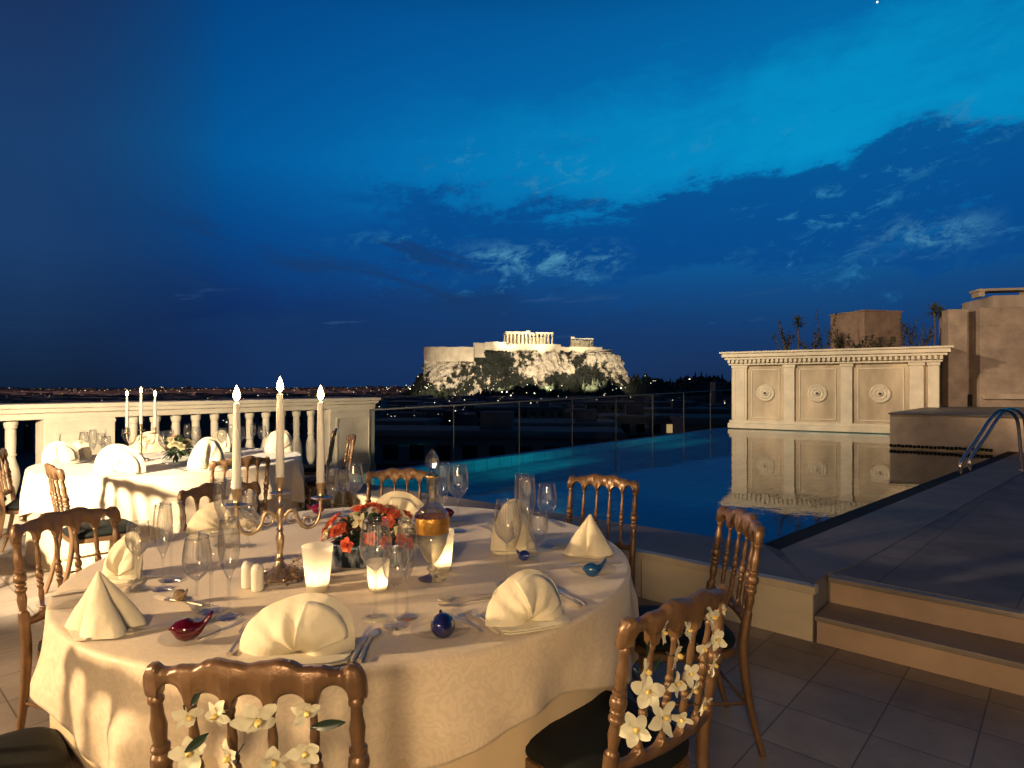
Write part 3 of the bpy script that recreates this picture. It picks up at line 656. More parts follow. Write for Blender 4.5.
# city mass
for px, Y in ((-20, 1000), (60, 1500), (150, 1000), (250, 1600), (340, 1200), (90, 2600), (300, 2600)): q = PY(px, Y, 90); point('city_glow', tuple(q), 7e5, 25, (1, .58, .42))
ct = MB(); lm = MB(); lb = MB(); wn = MB()
def inhill(x, y): return any(abs(x-PY(h[0], h[1]).x) < h[2]*.55*h[1]/F and abs(y-h[1]) < h[4]*.8 for h in hills) or (abs(x-RC.x) < RA*1.1 and abs(y-RC.y) < RB*1.2)
for q in range(4200):
    Y = 260*math.exp(random.random()*2.75); px = random.uniform(-90, 1100); x = (px-512)/F*Y
    if inhill(x, Y): continue
    s_ = 1+Y/2500
    h = random.uniform(8, 17); w = random.uniform(9, 20)*s_; d = random.uniform(9, 18)*s_
    roll = 18*max(0, sin(x*.0011+1.3))*max(0, (Y-1200)/2500)+noise.noise(Vector((x*.002, Y*.002, 0)))*7*max(0, (Y-700)/2000)
    ct.box((x, Y, ZG+h/2+roll/2), (w, d, h+roll), random.uniform(-.5, .5))
    if random.random() < .85:
        for _ in range(random.randint(1, 4)):
            mb = random.choice((lm, lm, wn, lb)); g = .00042*Y*random.uniform(.6, 1.7)
            zz = ZG+roll+random.uniform(.25, 1.0)*h; mb.box((x+random.uniform(-.5, .5)*w, Y-d*.75, zz), (g*1.5, .6, g))
tag(ct.build('distant_city', varied('city_block', (.16, .12, .115), .9, .3, .02, 0)), kind='stuff')
tag(lm.build('warm_city_lights', emit('warm_light', (1, .62, .26), 1.6)), kind='stuff')
tag(lb.build('white_city_lights', emit('white_light', (1, .93, .75), 3.5)), kind='stuff')
tag(wn.build('dim_city_windows', emit('dim_window', (1, .45, .30), .45)), kind='stuff')
# lights on the slope below the rock: street lamps
hl = MB(); random.seed(21)
for q in range(95):
    px = random.gauss(530, 95); py = random.uniform(384, 408) if random.random() < .75 else random.uniform(376, 386)
    if px < 380 or px > 720 or (py < 383 and 425 < px < 625): continue
    Y = random.uniform(600, 690); g = .0011*Y*random.choice((.5, .6, .7, .8, 1.5)); q_ = PY(px, Y); hl.lathe([(0, 0), (g*.5, g*.3), (g*.5, g*.7), (0, g)], (q_.x, Y, rockz(py, Y)), 6)
for q in range(70):
    px = random.uniform(378, 726); py = random.uniform(396, 428); Y = random.uniform(236, 256); g = .0011*Y*random.choice((.5, .6, .8, 1.3)); q_ = PY(px, Y); hl.lathe([(0, 0), (g*.5, g*.3), (g*.5, g*.7), (0, g)], (q_.x, Y, rockz(py, Y)), 6)
tag(hl.build('slope_street_lights', emit('street_light', (1, .90, .62), 6)), kind='stuff')
# near dark buildings seen through the glass fence
M_dark = varied('night_facade', (.20, .18, .16), .85, .3, .3, 0)
M_dwin = mat('dark_window', (.012, .013, .016), .1)
M_lwin = emit('lit_window', (1, .62, .25), .8)
labs = ['long dark apartment block with a flat roof ledge just beyond the glass fence', 'dark block with balconies seen through the left end of the glass fence', 'dark roofed block in the middle of the view through the glass fence', 'dark block with a roof tank seen through the fence beside the pool', 'low dark building left of the lit yellow house', 'small yellow house with a lit front below the rocky hill', 'grey building with pale wall right of the lit yellow house', 'dark flat block behind the right part of the fence', 'dark building nearest to the fountain wall seen through glass', 'stepped dark block far behind the middle of the fence', 'small pale tower block standing just left of the fountain wall', 'dark row building behind the right fence panels']
spec = [(470, 62, 300, 431, 8, .02), (395, 95, 60, 421, 10, .02), (560, 90, 110, 423, 12, .03), (648, 110, 90, 416, 12, .03), (300, 150, 120, 411, 14, .0), (361, 260, 14, 398.5, 12, .9), (376, 262, 10, 400.5, 12, .05), (690, 150, 90, 409, 16, .06), (716, 60, 60, 418, 9, .02), (520, 190, 90, 407, 14, .10), (719, 420, 7, 382, 12, .0), (640, 230, 110, 402, 16, .10)]
random.seed(5)
for lab, (px, Y, wpx, yt, d, lit) in zip(labs, spec):
    zt = rockz(yt, Y); w = wpx*Y/F; p = PY(px, Y, ZG)
    t = thing('apartment_building', lab, 'building', tuple(p), random.uniform(-.25, .1) if Y > 100 else -.12, 'dark buildings beyond the terrace')
    H = zt-ZG; mm = M_dark if lit < .5 else varied('yellow_house_wall', (.55, .36, .14), .8, .2, .3, 0)
    MB().box((0, d/2, H/2), (w, d, H)).build('wall', mm, t)
    r = MB(); r.box((0, -.25, H-.35), (w+.5, .5, .5)); r.box((w/2+.05, d/2, H-.35), (.5, d, .5)); r.box((-w/2-.05, d/2, H-.35), (.5, d, .5)); r.build('roof_ledge', M_dark, t)
    if w > 12: MB().box((random.uniform(-.3, .3)*w, d*.5, H+.9), (3.2, 3, 1.8)).build('stair_head', M_dark, t)
    nw = max(2, min(14, int(w/2.6))); fl_ = 2 if Y > 70 else 3
    win = None; c_ = 0
    for fI in range(fl_):
        for i in range(nw):
            x = -w/2+(i+.5)*w/nw; z = H-2.2-3.0*fI; l = random.random() < lit
            MB().box((x, -.03, z), (min(1.5, w/nw*.6), .08, 1.5)).build('window', M_lwin if l else M_dwin, t)
        if w > 12: MB().box((0, -.55, H-3.2-3.0*fI), (w*.92, 1.1, .22)).build('balcony', M_dark, t)
# evening star
tag(MB().lathe([(0, -9), (6.5, -6.5), (9, 0), (6.5, 6.5), (0, 9)], (3529, 6000, HC+384*6000/F), 10).build('evening_star', emit('star', (.9, .95, 1), 2.5), smooth=True), 'tiny white star high in the sky at the top right', 'star')

# ================================================================== CHAIRS
def make_chair():
    t = thing('banquet_chair', '', 'chair')
    ZT = .925; bow = lambda x: -.028*(1-(x/.21)**2)
    yb = lambda z: -.20-.15*max(0, z-.45)
    hw = .2205
    def top(x):
        a = abs(x)/hw
        pts = [(0, .915), (.12, .920), (.28, .925), (.36, .921), (.48, .909), (.62, .907), (.74, .899), (.80, .898), (.87, .906), (.93, .903), (.98, .890), (1, .872)]
        for (a0, z0), (a1, z1) in zip(pts[:-1], pts[1:]):
            if a <= a1: f = (a-a0)/(a1-a0); f = f*f*(3-2*f); return z0+(z1-z0)*f
        return pts[-1][1]
    sps = [-.12, -.04, .04, .12]; cents = [-.16, -.08, 0, .08, .16]
    def bot(x):
        z = .822
        for c in cents:
            d = abs(x-c); w = .0315
            if d < w: z = max(z, .822+(.032 if abs(c) < .12 else .044)*sqrt(1-(d/w)**2)+.003)
        if abs(x) > .19: z = .832
        return z
    def rail(x, t_, z0, z1, th, r=.008):
        y = yb((z0+z1)/2)+bow(x); h = th/2
        yy = lambda z: yb(z)+bow(x)
        return [(x, yy(z0)-h+r, z0), (x, yy(z0)+h-r, z0), (x, yy(z0)+h, z0+r), (x, yy(z1)+h, z1-r), (x, yy(z1)+h-r, z1), (x, yy(z1)-h+r, z1), (x, yy(z1)-h, z1-r), (x, yy(z0)-h, z0+r)]
    N_ = 160; b = MB(); vs = []
    for i in range(N_+1):
        x = -hw+2*hw*i/N_; e = min(1, (hw-abs(x))/.008); th = .032*(.6+.4*e); vs += rail(x, 0, bot(x), top(x), th)
    fs = [(j*8+k, j*8+(k+1) % 8, (j+1)*8+(k+1) % 8, (j+1)*8+k) for j in range(N_) for k in range(8)]+[tuple(range(8)), tuple(N_*8+k for k in range(8))]
    b.add(vs, fs); b.build('top_rail', M_gold, t, smooth=True, ang=60)
    # lower rail, scalloped on top
    b = MB(); vs = []; N2 = 100; hw2 = .190
    for i in range(N2+1):
        x = -hw2+2*hw2*i/N2; z1 = .560
        for c in cents:
            d = abs(x-c); w = .033
            if d < w: z1 = min(z1, .560-.020*sqrt(1-(d/w)**2))
        vs += rail(x, 0, .512, z1, .024, .005)
    b.add(vs, [(j*8+k, j*8+(k+1) % 8, (j+1)*8+(k+1) % 8, (j+1)*8+k) for j in range(N2) for k in range(8)]+[tuple(range(8)), tuple(N2*8+k for k in range(8))])
    b.build('lower_rail', M_gold, t, smooth=True, ang=60)
    pp = [(0, .015), (.03, .0175), (.06, .012), (.09, .0125), (.20, .017), (.30, .0135), (.33, .0195), (.36, .0195), (.38, .013), (.40, .018), (.425, .018), (.44, .0135), (.455, .0205), (.49, .022), (.53, .0205), (.56, .014), (.58, .0185), (.605, .0185), (.62, .013), (.66, .0135), (.76, .0165), (.84, .0125), (.93, .0115), (.95, .0155), (.975, .0155), (1, .0115)]
    def turned(mb, x, z0, z1, sc, seg=14):
        p0 = Vector((x, yb(z0)+bow(x), z0)); p1 = Vector((x, yb(z1)+bow(x), z1)); ax = (p1-p0); L_ = ax.length; prof = []
        dense = []
        for (a, r), (a2, r2) in zip(pp[:-1], pp[1:]): dense += [(a, r), ((a+a2)/2, (r+r2)/2)]
        dense.append(pp[-1])
        mb.lathe([(r*sc, a*L_) for a, r in dense], p0, seg, ax.normalized())
    for s_ in (-1, 1):
        b = MB(); turned(b, s_*.2, .556, .838, 1.0, 16); b.build('back_post', M_gold, t, smooth=True, ang=50)
    for x in sps:
        b = MB(); turned(b, x, .552, .828, .62, 12); b.build('spindle', M_gold, t, smooth=True, ang=50)
    for s_ in (-1, 1):
        b = MB(); pts = []; rr = []
        for i in range(15):
            z = .562*(1-i/14); x = s_*(.2 if z > .45 else .2-.012*(.45-z)/.45)
            y = yb(z) if z > .45 else -.20-.085*((.45-z)/.45)**1.7
            pts.append((x, y, z)); rr.append(.0185 if z > .40 else .0185-.006*(.40-z)/.40)
        b.tube(pts, rr, 12); b.build('rear_leg', M_gold, t, smooth=True, ang=50)
        b = MB(); b.lathe([(.010, 0), (.013, .02), (.012, .03), (.0135, .12), (.0175, .27), (.0215, .325), (.014, .335), (.021, .345), (.021, .357), (.015, .363), (.022, .375), (.022, .405)], (s_*.195, .185, 0), 14)
        b.build('front_leg', M_gold, t, smooth=True, ang=50)
    def seatpl(u, sx, sy, fw):  # rounded trapezoid outline
        a = 2*pi*u; c, s_ = cos(a), sin(a); k = (abs(c)**4.5+abs(s_)**4.5)**(-1/4.5)
        x, y = c*k*sx, s_*k*sy; return x*(1+fw*y/sy), y
    b = MB(); rings = [(.965, .385), (1, .389), (1, .414), (.97, .417)]
    for k_, z in rings:
        for i in range(40):
            x, y = seatpl(i/40, .213*k_, .208*k_, .06); b.v.append((x, y, z))
    b.f += [(j*40+i, j*40+(i+1) % 40, (j+1)*40+(i+1) % 40, (j+1)*40+i) for j in range(3) for i in range(40)]+[tuple(range(40)), tuple(120+i for i in range(40))]
    b.build('seat_frame', M_gold, t, smooth=True, ang=40)
    b = MB(); rings = [(.93, .4172), (.985, .423), (1.0, .435), (.985, .448), (.90, .460), (.7, .469), (.4, .474), (.1, .475)]
    for k_, z in rings:
        for i in range(40):
            x, y = seatpl(i/40, .212*k_, .206*k_, .06); b.v.append((x, y, z))
    nr = len(rings); b.f += [(j*40+i, j*40+(i+1) % 40, (j+1)*40+(i+1) % 40, (j+1)*40+i) for j in range(nr-1) for i in range(40)]+[tuple(range(40)), tuple((nr-1)*40+i for i in range(40))]
    b.build('seat_cushion', M_seat, t, smooth=True, ang=80)
    sr = lambda a, c: MB().tube([a, tuple((Vector(a)+Vector(c))/2), c], [.007, .009, .007], 10).build('stretcher', M_gold, t, smooth=True)
    for z in (.17, .25):
        sr((-.193, .186, z), (.193, .186, z))
    for s_ in (-1, 1): sr((s_*.193, .184, .21), (s_*.190, -.23, .21))
    sr((-.19, -.232, .19), (.19, -.232, .19))
    return t
CH = Proto(make_chair())
def chair(back, facing, label, group):       # back = centre of the top rail in plan
    f = Vector(facing).normalized(); loc = Vector(back)+f*.275
    return CH.put((loc.x, loc.y, 0), face(f), label, group)
G1, G2 = 'gilt banquet chairs around the near table', 'gilt banquet chairs around the far table'
K = chair((-.508, 1.215), (0.02, 1), 'gilt chair in the near foreground with white orchids and dark leaves on its back', G1)
J = chair((.432, 1.58), (-.63, .78), 'gilt chair at the front right with many white orchids tied to its back spindles', G1)
chair((.968, 2.62), (-1, -.03), 'gilt chair seen side-on at the right, in front of the cream pool wall', G1)
chair((.54, 3.68), (-.48, -.88), 'gilt chair whose tall back stands against the blue pool water, right of centre', G1)
chair((-.71, 3.97), (.05, -1), 'gilt chair directly behind the crystal decanter and flower bowl', G1)
chair((-1.60, 3.40), (.75, -.66), 'gilt chair behind the left arm of the near candelabra, facing the near table', G1)
chair((-1.885, 2.63), (.93, -.37), 'gilt chair at the left end of the near table beside the two peaked napkins', G1)
chair((-1.57, 1.38), (.72, .69), 'gilt chair at the bottom left corner, only its black cushion in view', G1)
chair((-2.03, 4.66), (-.68, .73), 'gilt chair between the tables turned to the far table, beyond the near candelabra', G2)
chair((-3.12, 4.22), (.69, .72), 'gilt chair in front of the bright far tablecloth, seen almost edge-on', G2)
chair((-4.35, 5.25), (.88, .48), 'gilt chair at the far left edge in front of the first baluster', G2)
chair((-4.20, 4.15), (.82, .57), 'gilt chair cut off by the left edge, only seat and front legs showing', G2)
chair(tuple(PY(334, 7.7)[:2]), (-.95, -.25), 'gilt chair before the balustrade end pier, the left one of the two', G2)
chair(tuple(PY(352, 6.75)[:2]), (-.93, -.38), 'gilt chair by the end pier, the right one of the two and nearer the pool', G2)

# ================================================================== TABLES AND CLOTHS
ZT_ = .75
def table(cx, cy, R, lab, labc, labs_, corner, Sq, seed):
    t = thing('round_table', lab, 'table', (cx, cy, 0))
    MB().lathe([(0, .715), (R-.02, .715), (R-.01, .72), (R-.01, .735), (R-.02, .74), (0, .74)], (0, 0, 0), 64, cap=False).build('tabletop', M_stone2, t, smooth=True, ang=30)
    MB().lathe([(.3, 0), (.3, .03), (.05, .06), (.05, .7), (.2, .7145)], (0, 0, 0), 20).build('pedestal', M_drain, t)
    rnd = random.Random(seed); ph = [rnd.uniform(0, 6.28) for _ in range(6)]
    def fold(a, n1=13, n2=24, n3=43):
        w = (.55+.45*sin(3*a+ph[5]))
        return .5*sin(n1*a+ph[0]+1.1*sin(2*a+ph[3]))+w*.4*sin(n2*a+ph[1]+1.2*sin(3*a+ph[4]))+.16*w*sin(n3*a+ph[2]+sin(5*a))
    def uvf(co): 
        r = sqrt(co.x*co.x+co.y*co.y); a = atan2(co.y, co.x); rr = r if co.z > .745 else R+(.75-co.z); return (rr*cos(a), rr*sin(a))
    def hang(drop, off, amp, flare, top_r):
        def fn(u, v):
            a = 2*pi*u
            if v <= .3:
                q = v/.3; r = top_r*q; z = ZT_-.0015+off*0
                z += .0012*noise.noise(Vector((cos(a)*r*7, sin(a)*r*7, seed)))*min(1, q*3)
                return (r*cos(a), r*sin(a), z+off)
            if v <= .4:
                q = (v-.3)/.1; an = q*pi/2; rr = .016; return ((top_r+rr*sin(an))*cos(a), (top_r+rr*sin(an))*sin(a), ZT_+off-.0015-rr*(1-cos(an)))
            q = (v-.4)/.6; D = drop(a); d = D*q; g = min(1, d/.16)
            r = top_r+.016+flare*d+amp*fold(a)*g*(.35+.65*min(1, D/.5))*(.5+.8*q)+amp*.30*g
            r += (.010*noise.noise(Vector((cos(a)*7, sin(a)*7, d*4+seed)))+.004*noise.noise(Vector((cos(a)*22, sin(a)*22, d*16+seed))))*g
            return (r*cos(a), r*sin(a), ZT_+off-.0175-d)
        return fn
    def pinch(o): return o
    s = MB().grid(hang(lambda a: ZT_-.022, -.006, .012, .018, R-.022), 300, 30, wrap=True)
    o = s.build('under_cloth', M_skirt, smooth=True, loc=(cx, cy, 0), uvs=uvf); tag(o, labs_, 'tablecloth')
    def drop(a):
        b_ = a-radians(corner)+pi/4; c, s_ = abs(cos(b_)), abs(sin(b_)); r = Sq/((c**3.6+s_**3.6)**(1/3.6)); return max(.15, r-R)
    s_kw = dict(); s = MB().grid(hang(drop, .003, .058, .0, R), 400, 40, wrap=True)
    # close the centre
    o = s.build('tablecloth', M_cloth, smooth=True, loc=(cx, cy, 0), uvs=uvf); tag(o, labc, 'tablecloth')
    sd = o.modifiers.new('thickness', 'SOLIDIFY'); sd.thickness = .0022; sd.offset = -1
TC = Vector((-.598, 2.58, 0)); FC = Vector((-3.2, 5.92, 0))
table(TC.x, TC.y, 1.056, 'large round near table hidden under two layers of cloth', 'cream damask overlay cloth with pointed corners on the near round table', 'plain cream floor-length cloth under the overlay on the near table', -95, 1.245, 3)
table(FC.x, FC.y, 1.12, 'round far table by the balustrade hidden under its cloths', 'bright white overlay cloth on the far round table by the balustrade', 'floor-length white cloth under the overlay on the far table', -70, 1.40, 8)
ZI = .7545

# ================================================================== TABLEWARE
def glass_prof(kind):
    if kind == 'wine':   # 0.25 tall
        return [(.0, 0.004), (.033, .0), (.035, .002), (.02, .006), (.006, .011), (.0038, .02), (.0036, .11), (.005, .122), (.014, .130), (.027, .142), (.037, .160), (.0405, .180), (.039, .205), (.034, .235), (.0315, .25)]
    if kind == 'flute':
        return [(.0, .004), (.031, .0), (.033, .002), (.018, .006), (.006, .011), (.0036, .02), (.0034, .09), (.0055, .105), (.013, .122), (.022, .145), (.0275, .175), (.028, .20), (.026, .235), (.0235, .265)]
    return [(.0, .004), (.029, .0), (.031, .002), (.018, .006), (.006, .010), (.0036, .018), (.0036, .085), (.006, .095), (.017, .105), (.028, .122), (.032, .142), (.030, .165), (.027, .19)]
def make_glass(kind, name, cat):
    t = thing(name, '', cat); p = glass_prof(kind); k = 6
    MB().lathe(p[:k+1], (0, 0, 0), 28, cap=False).build('stem', M_glass, t, smooth=True)
    # bowl: outer and inner wall, rounded rim
    q = p[k:]; inner = [(max(0, r-.0010), z+(.003 if i == 0 else .0)) for i, (r, z) in enumerate(q)]
    dense = []
    for (r, z), (r2, z2) in zip(q[:-1], q[1:]): dense += [(r, z), ((r+r2)/2, (z+z2)/2)]
    dense.append(q[-1]); rim = q[-1]
    dense = dense+[(max(.0005, r-.0013), max(z, dense[0][1]+.002)) for r, z in dense[::-1]]
    MB().lathe(dense, (0, 0, 0), 32, cap=False).build('bowl', M_glass, t, smooth=True)
    MB().tube([(rim[0]*cos(a*2*pi/32), rim[0]*sin(a*2*pi/32), rim[1]) for a in range(33)], .0009, 5, cap=False).build('rim', M_glass, t, smooth=True)
    return t
PG = {'wine': Proto(make_glass('wine', 'wine_glass', 'wine glass')), 'flute': Proto(make_glass('flute', 'champagne_flute', 'flute')), 'small': Proto(make_glass('small', 'water_glass', 'water glass'))}
HG = {'wine': .25, 'flute': .265, 'small': .19}
def glass(kind, px, py, ytop, label, group='stemware on the near table'):
    p = P(px, py, ZI); zt = HC-(ytop-PY0)*p.y/F; s_ = (zt-ZI)/HG[kind]
    PG[kind].put(tuple(p), random.uniform(0, 6), label, group, max(.7, min(1.3, s_)))
glass('wine', 375.5, 618, 520, 'large wine glass left in the front trio, in front of the flower bowl')
glass('flute', 407, 617, 519, 'champagne flute right in the front trio beside the decanter')
glass('small', 396, 626, 545, 'small glass nearest the camera in the front trio')
glass('wine', 197, 622, 537, 'large wine glass standing near the red glass bird')
glass('small', 211, 611, 528, 'water glass close behind the wine glass near the red bird')
glass('flute', 229, 617, 518, 'champagne flute just left of the salt and pepper shakers')
glass('flute', 163, 589, 504, 'tall flute standing right of the peaked napkin at the left')
glass('wine', 171, 580, 502, 'wine glass half hidden behind the flute at the left of the table')
glass('small', 138, 589, 522, 'small glass in front of the farther peaked napkin at the left')
glass('wine', 233, 546, 478, 'wine glass seen through the left candelabra arm')
glass('flute', 221, 545, 479, 'flute left of the candelabra, beside a wine glass')
glass('small', 248, 546, 492, 'small glass directly below the left candle')
glass('flute', 332, 524, 467, 'flute behind the flower bowl, beside the right candle')
glass('wine', 354, 522, 464, 'wine glass behind the flower bowl in front of the two far chairs')
glass('small', 343, 516, 470, 'small glass between flute and wine glass behind the flowers')
glass('flute', 443, 530, 463, 'flute immediately right of the decanter neck')
glass('wine', 458, 531, 465, 'wine glass right of the decanter against the pool edge')
glass('wine', 507, 584, 500, 'largest wine glass of the right-hand cluster, at its left')
glass('small', 538, 574, 512, 'rounded glass at the front of the right-hand cluster')
glass('flute', 527, 558, 476, 'tall flute in the middle of the right-hand cluster')
glass('flute', 522, 548, 474, 'flute at the very back of the right-hand cluster')
glass('wine', 547, 546, 484, 'wine glass at the right end of the right-hand cluster against the water')
far_g = [(84, 458, 432, 'wine', 'leftmost'), (93, 463, 430, 'flute', 'second from left'), (101, 457, 433, 'wine', 'third from left'), (106, 464, 436, 'small', 'fourth from left'), (126, 452, 428, 'small', 'left of the far candelabra'), (164, 464, 431, 'wine', 'just right of the far candelabra'), (171, 459, 430, 'flute', 'left of the far flower vase'), (187, 452, 424, 'flute', 'behind the far flower vase'), (196, 456, 427, 'wine', 'right of the far flower vase'), (222, 457, 428, 'wine', 'fourth from right'), (231, 452, 424, 'flute', 'third from right'), (240, 456, 427, 'wine', 'behind the left near candle'), (253, 449, 424, 'flute', 'right of the left near candle'), (262, 452, 426, 'wine', 'second from right'), (268, 447, 430, 'small', 'rightmost')]
for px, py, yt, kd, w in far_g: glass(kd, px, py, yt, 'glass on the far table, '+w, 'stemware on the far table')

def plate(px, py, r, label, m=None, grp='side plates on the near table'):
    p = P(px, py, ZI); prof = [(0, .003), (r*.62, .003), (r*.68, .006), (r*.95, .012), (r, .0145), (r*.99, .0165), (r*.94, .0145), (r*.67, .009), (r*.6, .0062), (0, .0062)]
    o = MB().lathe(prof, (0, 0, 0), 48, cap=False).build('side_plate', m or M_glassplate, smooth=True, loc=tuple(p)); tag(o, label, 'plate', grp); return p
plate(190, 640, .078, 'clear side plate under the red glass bird')
plate(441, 632, .086, 'clear side plate under the dark blue glass ball bird')
plate(592, 572, .090, 'clear side plate under the bright blue glass bird')
plate(457, 521, .085, 'side plate at the back edge under the ruby bird')
plate(563, 543, .120, 'side plate at the right back in front of the chair by the pool')
plate(322, 517, .10, 'side plate behind the candelabra at the back left')
plate(75, 603, .10, 'side plate at the left rim of the near table')
for k, (px, py) in enumerate(((120, 473), (190, 470), (72, 463), (240, 462))): plate(px, py, .12, 'white plate on the far table, '+['below the front napkin', 'under the napkin right of the vase', 'at its left side', 'at its right side'][k], M_white, 'plates on the far table')

def bird(px, py, ang, c, s_, label, tail=1.0):
    p = P(px, py, ZI+.006); m = mat('bird_glass_%s' % label.split()[0], c, .06, Coat_Weight=.6, Transmission_Weight=.35)
    pts = [(0, -.046, .036), (0, -.040, .037), (0, -.030, .038), (0, -.016, .034), (0, .0, .031), (0, .016, .030), (0, .030, .035), (0, .042, .044*tail+.0), (0, .054, .058*tail), (0, .064, .074*tail)]
    rr = [.001, .006, .017, .027, .031, .027, .016, .008, .007, .003]
    o = MB().tube([Vector(q)*s_ for q in pts], [r*s_ for r in rr], 18).build('glass_bird', m, smooth=True, loc=tuple(p), rz=ang); tag(o, label, 'ornament', 'glass birds at the place settings'); return o
bird(187, 641, radians(-70), (.10, .003, .012), 1.0, 'ruby red glass bird with tail up on the plate at front left')
bird(443, 638, radians(12), (.010, .014, .09), 1.12, 'navy glass bird seen end-on as a ball on the front plate', .62)
bird(592, 577, radians(-75), (.02, .10, .26), .85, 'bright blue glass bird with raised tail on the right plate')
bird(447, 519, radians(70), (.16, .003, .03), .95, 'crimson glass bird at the back right of the decanter', .7)
bird(318, 514, radians(80), (.22, .01, .05), .95, 'pink-red glass bird behind the candelabra', .7)
bird(180, 601, radians(-120), (.28, .19, .10), .62, 'amber gold glass bird near the left cutlery')
bird(524, 561, radians(40), (.02, .04, .22), .7, 'deep blue glass bird behind the stems of the right glasses', .7)

# ---- napkins
def napkin_fan(label, px, py, rz, w=.15, h=.13, puff=.045, seed=1, grp='folded napkins on the near table', far=False):
    rnd = random.Random(seed); a1, a2 = rnd.uniform(.9, 1.3), rnd.uniform(0, 6); b = MB(); n, mm = (44, 12)
    t = thing('folded_napkin', label, 'napkin', tuple(P(px, py, ZI)), rz, grp)
    def side(sg):
        def fn(u, v):
            a = pi*u; r = 1+.05*sin(3*a+a2)
            pl = .5+.5*sin(2.3*a*a1+a2+sg*.8); c0 = 1.35+.35*sin(a2*3+sg); cr = min(1, abs(a-c0)/.30); cr = cr*cr*(3-2*cr)
            c1 = c0+(.75 if sg < 0 else -.8); cr2 = min(1, abs(a-c1)/.16); env = sin(pi*min(1, v)**.75)**.7
            y = sg*puff*env*(.45+.35*pl+.45*(cr-.6)*min(1, v*2.2)+.12*cr2)+.035*v*v*sin(a)
            y += sg*.010*abs(sin(3.2*a+a2))*env*min(1, v*1.6)
            y += .006*noise.noise(Vector((x_:=cos(a)*v*4, sin(a)*v*4, seed+sg)))
            return (w*r*v*cos(a)*(1+.08*v), y, .004+h*r*v*sin(a)**.85)
        return fn
    b.grid(side(-1), n, mm); b.grid(side(1), n, mm); o = b.build('fan_fold', M_nap, t, smooth=True)
    fl_ = MB(); f0 = side(-1); u0, u1, kx = rnd.uniform(.0, .10), rnd.uniform(.42, .62), rnd.uniform(.86, .95)
    def flap(u, v):
        q = Vector(f0(u0+(u1-u0)*u, v*kx)); e_ = max(0, u-.55)/.45
        return (q.x, q.y-.004-.012*e_*e_*sin(pi*v)-.004*v, q.z+.002)
    fl_.grid(flap, 24, mm); q_ = fl_.build('folded_flap', M_nap, t, smooth=True); md = q_.modifiers.new('t', 'SOLIDIFY'); md.thickness = .0018
    f = MB()
    for k, (sx, sy, z) in enumerate(((1.06, .62, .0), (1.0, .56, .0042))):
        vs = []; q = 20
        for i in range(q):
            a = 2*pi*i/q; kk = (abs(cos(a))**4+abs(sin(a))**4)**(-1/4); vs.append((w*sx*kk*cos(a), w*sy*kk*sin(a)-.01, z))
        f.add(vs+[(x, y, z+.0035) for x, y, z in vs], [tuple(range(q))[::-1], tuple(range(q, 2*q))]+[(i, (i+1) % q, q+(i+1) % q, q+i) for i in range(q)])
    f.build('base_fold', M_nap, t, smooth=True, ang=40)
    return t
def napkin_peak(label, px, py, rz, w=.10, h=.14, lean=.0, seed=1, grp='folded napkins on the near table'):
    rnd = random.Random(seed); ph = rnd.uniform(0, 6)
    t = thing('folded_napkin', label, 'napkin', tuple(P(px, py, ZI)), rz, grp)
    def fn(u, v):
        a = 2*pi*u; a += .35*v; rr = (1-v)**1.02*(1+.05*noise.noise(Vector((cos(a)*3, sin(a)*3, v*5+seed)))); lob = .62+.78*abs(cos(1.5*a+ph+.5*v))**.8+.10*abs(sin(3*a+ph*2))
        r = w*rr*lob*.85+.004
        return (r*cos(a)*1.15+lean*v, r*sin(a)*.8, .003+h*v**.92)
    MB().grid(fn, 72, 18, wrap=True).build('peak_fold', M_nap, t, smooth=True)
    MB().prism([(-w*1.35, -w*.35), (w*.25, -w*1.15), (w*1.35, -w*.1), (w*.1, w*.85)], 0, .003).build('base_fold', M_nap, t)
    return t
napkin_fan('large fan-folded cream napkin at the front of the near table behind the foreground chair', 300, 652, radians(2), .138, .140, .052, 1)
napkin_fan('fan-folded cream napkin right of the navy glass bird, near the front right edge', 527, 621, radians(22), .115, .135, .045, 5)
napkin_fan('fan-folded white napkin behind the flowers in front of the gilt chair back', 399, 528, radians(-6), .155, .165, .05, 9)
napkin_fan('napkin standing behind the stems of the right-hand glasses', 514, 550, radians(10), .09, .20, .04, 12)
napkin_peak('peaked cream napkin at the right of the table beside the bright blue bird', 590, 553, radians(10), .078, .158, .0, 3)
napkin_peak('peaked cream napkin nearest the left rim, above the pair of knives', 106, 627, radians(-20), .090, .155, -.03, 8)
napkin_fan('rounded napkin leaning at the left rim beyond the peaked one', 122, 577, radians(-20), .085, .150, .035, 14)
napkin_fan('pale napkin behind the left arm of the near candelabra', 225, 530, radians(30), .16, .13, .04, 16)
for k, (px, py, rz, w, h, lab) in enumerate([(118, 473, .05, .24, .26, 'large fan napkin at the front edge of the far table'), (60, 464, .5, .16, .24, 'napkin at the left end of the far table'), (78, 458, -.4, .20, .20, 'napkin second from left on the far table, against the pier'), (147, 452, .1, .22, .24, 'napkin behind the far candelabra'), (207, 470, .4, .17, .30, 'napkin right of the far flower vase at the table edge'), (218, 452, -.2, .17, .26, 'napkin at the back right of the far table'), (279, 452, .3, .16, .28, 'napkin at the right end of the far table')]):
    napkin_fan(lab, px, py, rz, w*.8, h*.85, .06, 30+k, 'folded napkins on the far table')

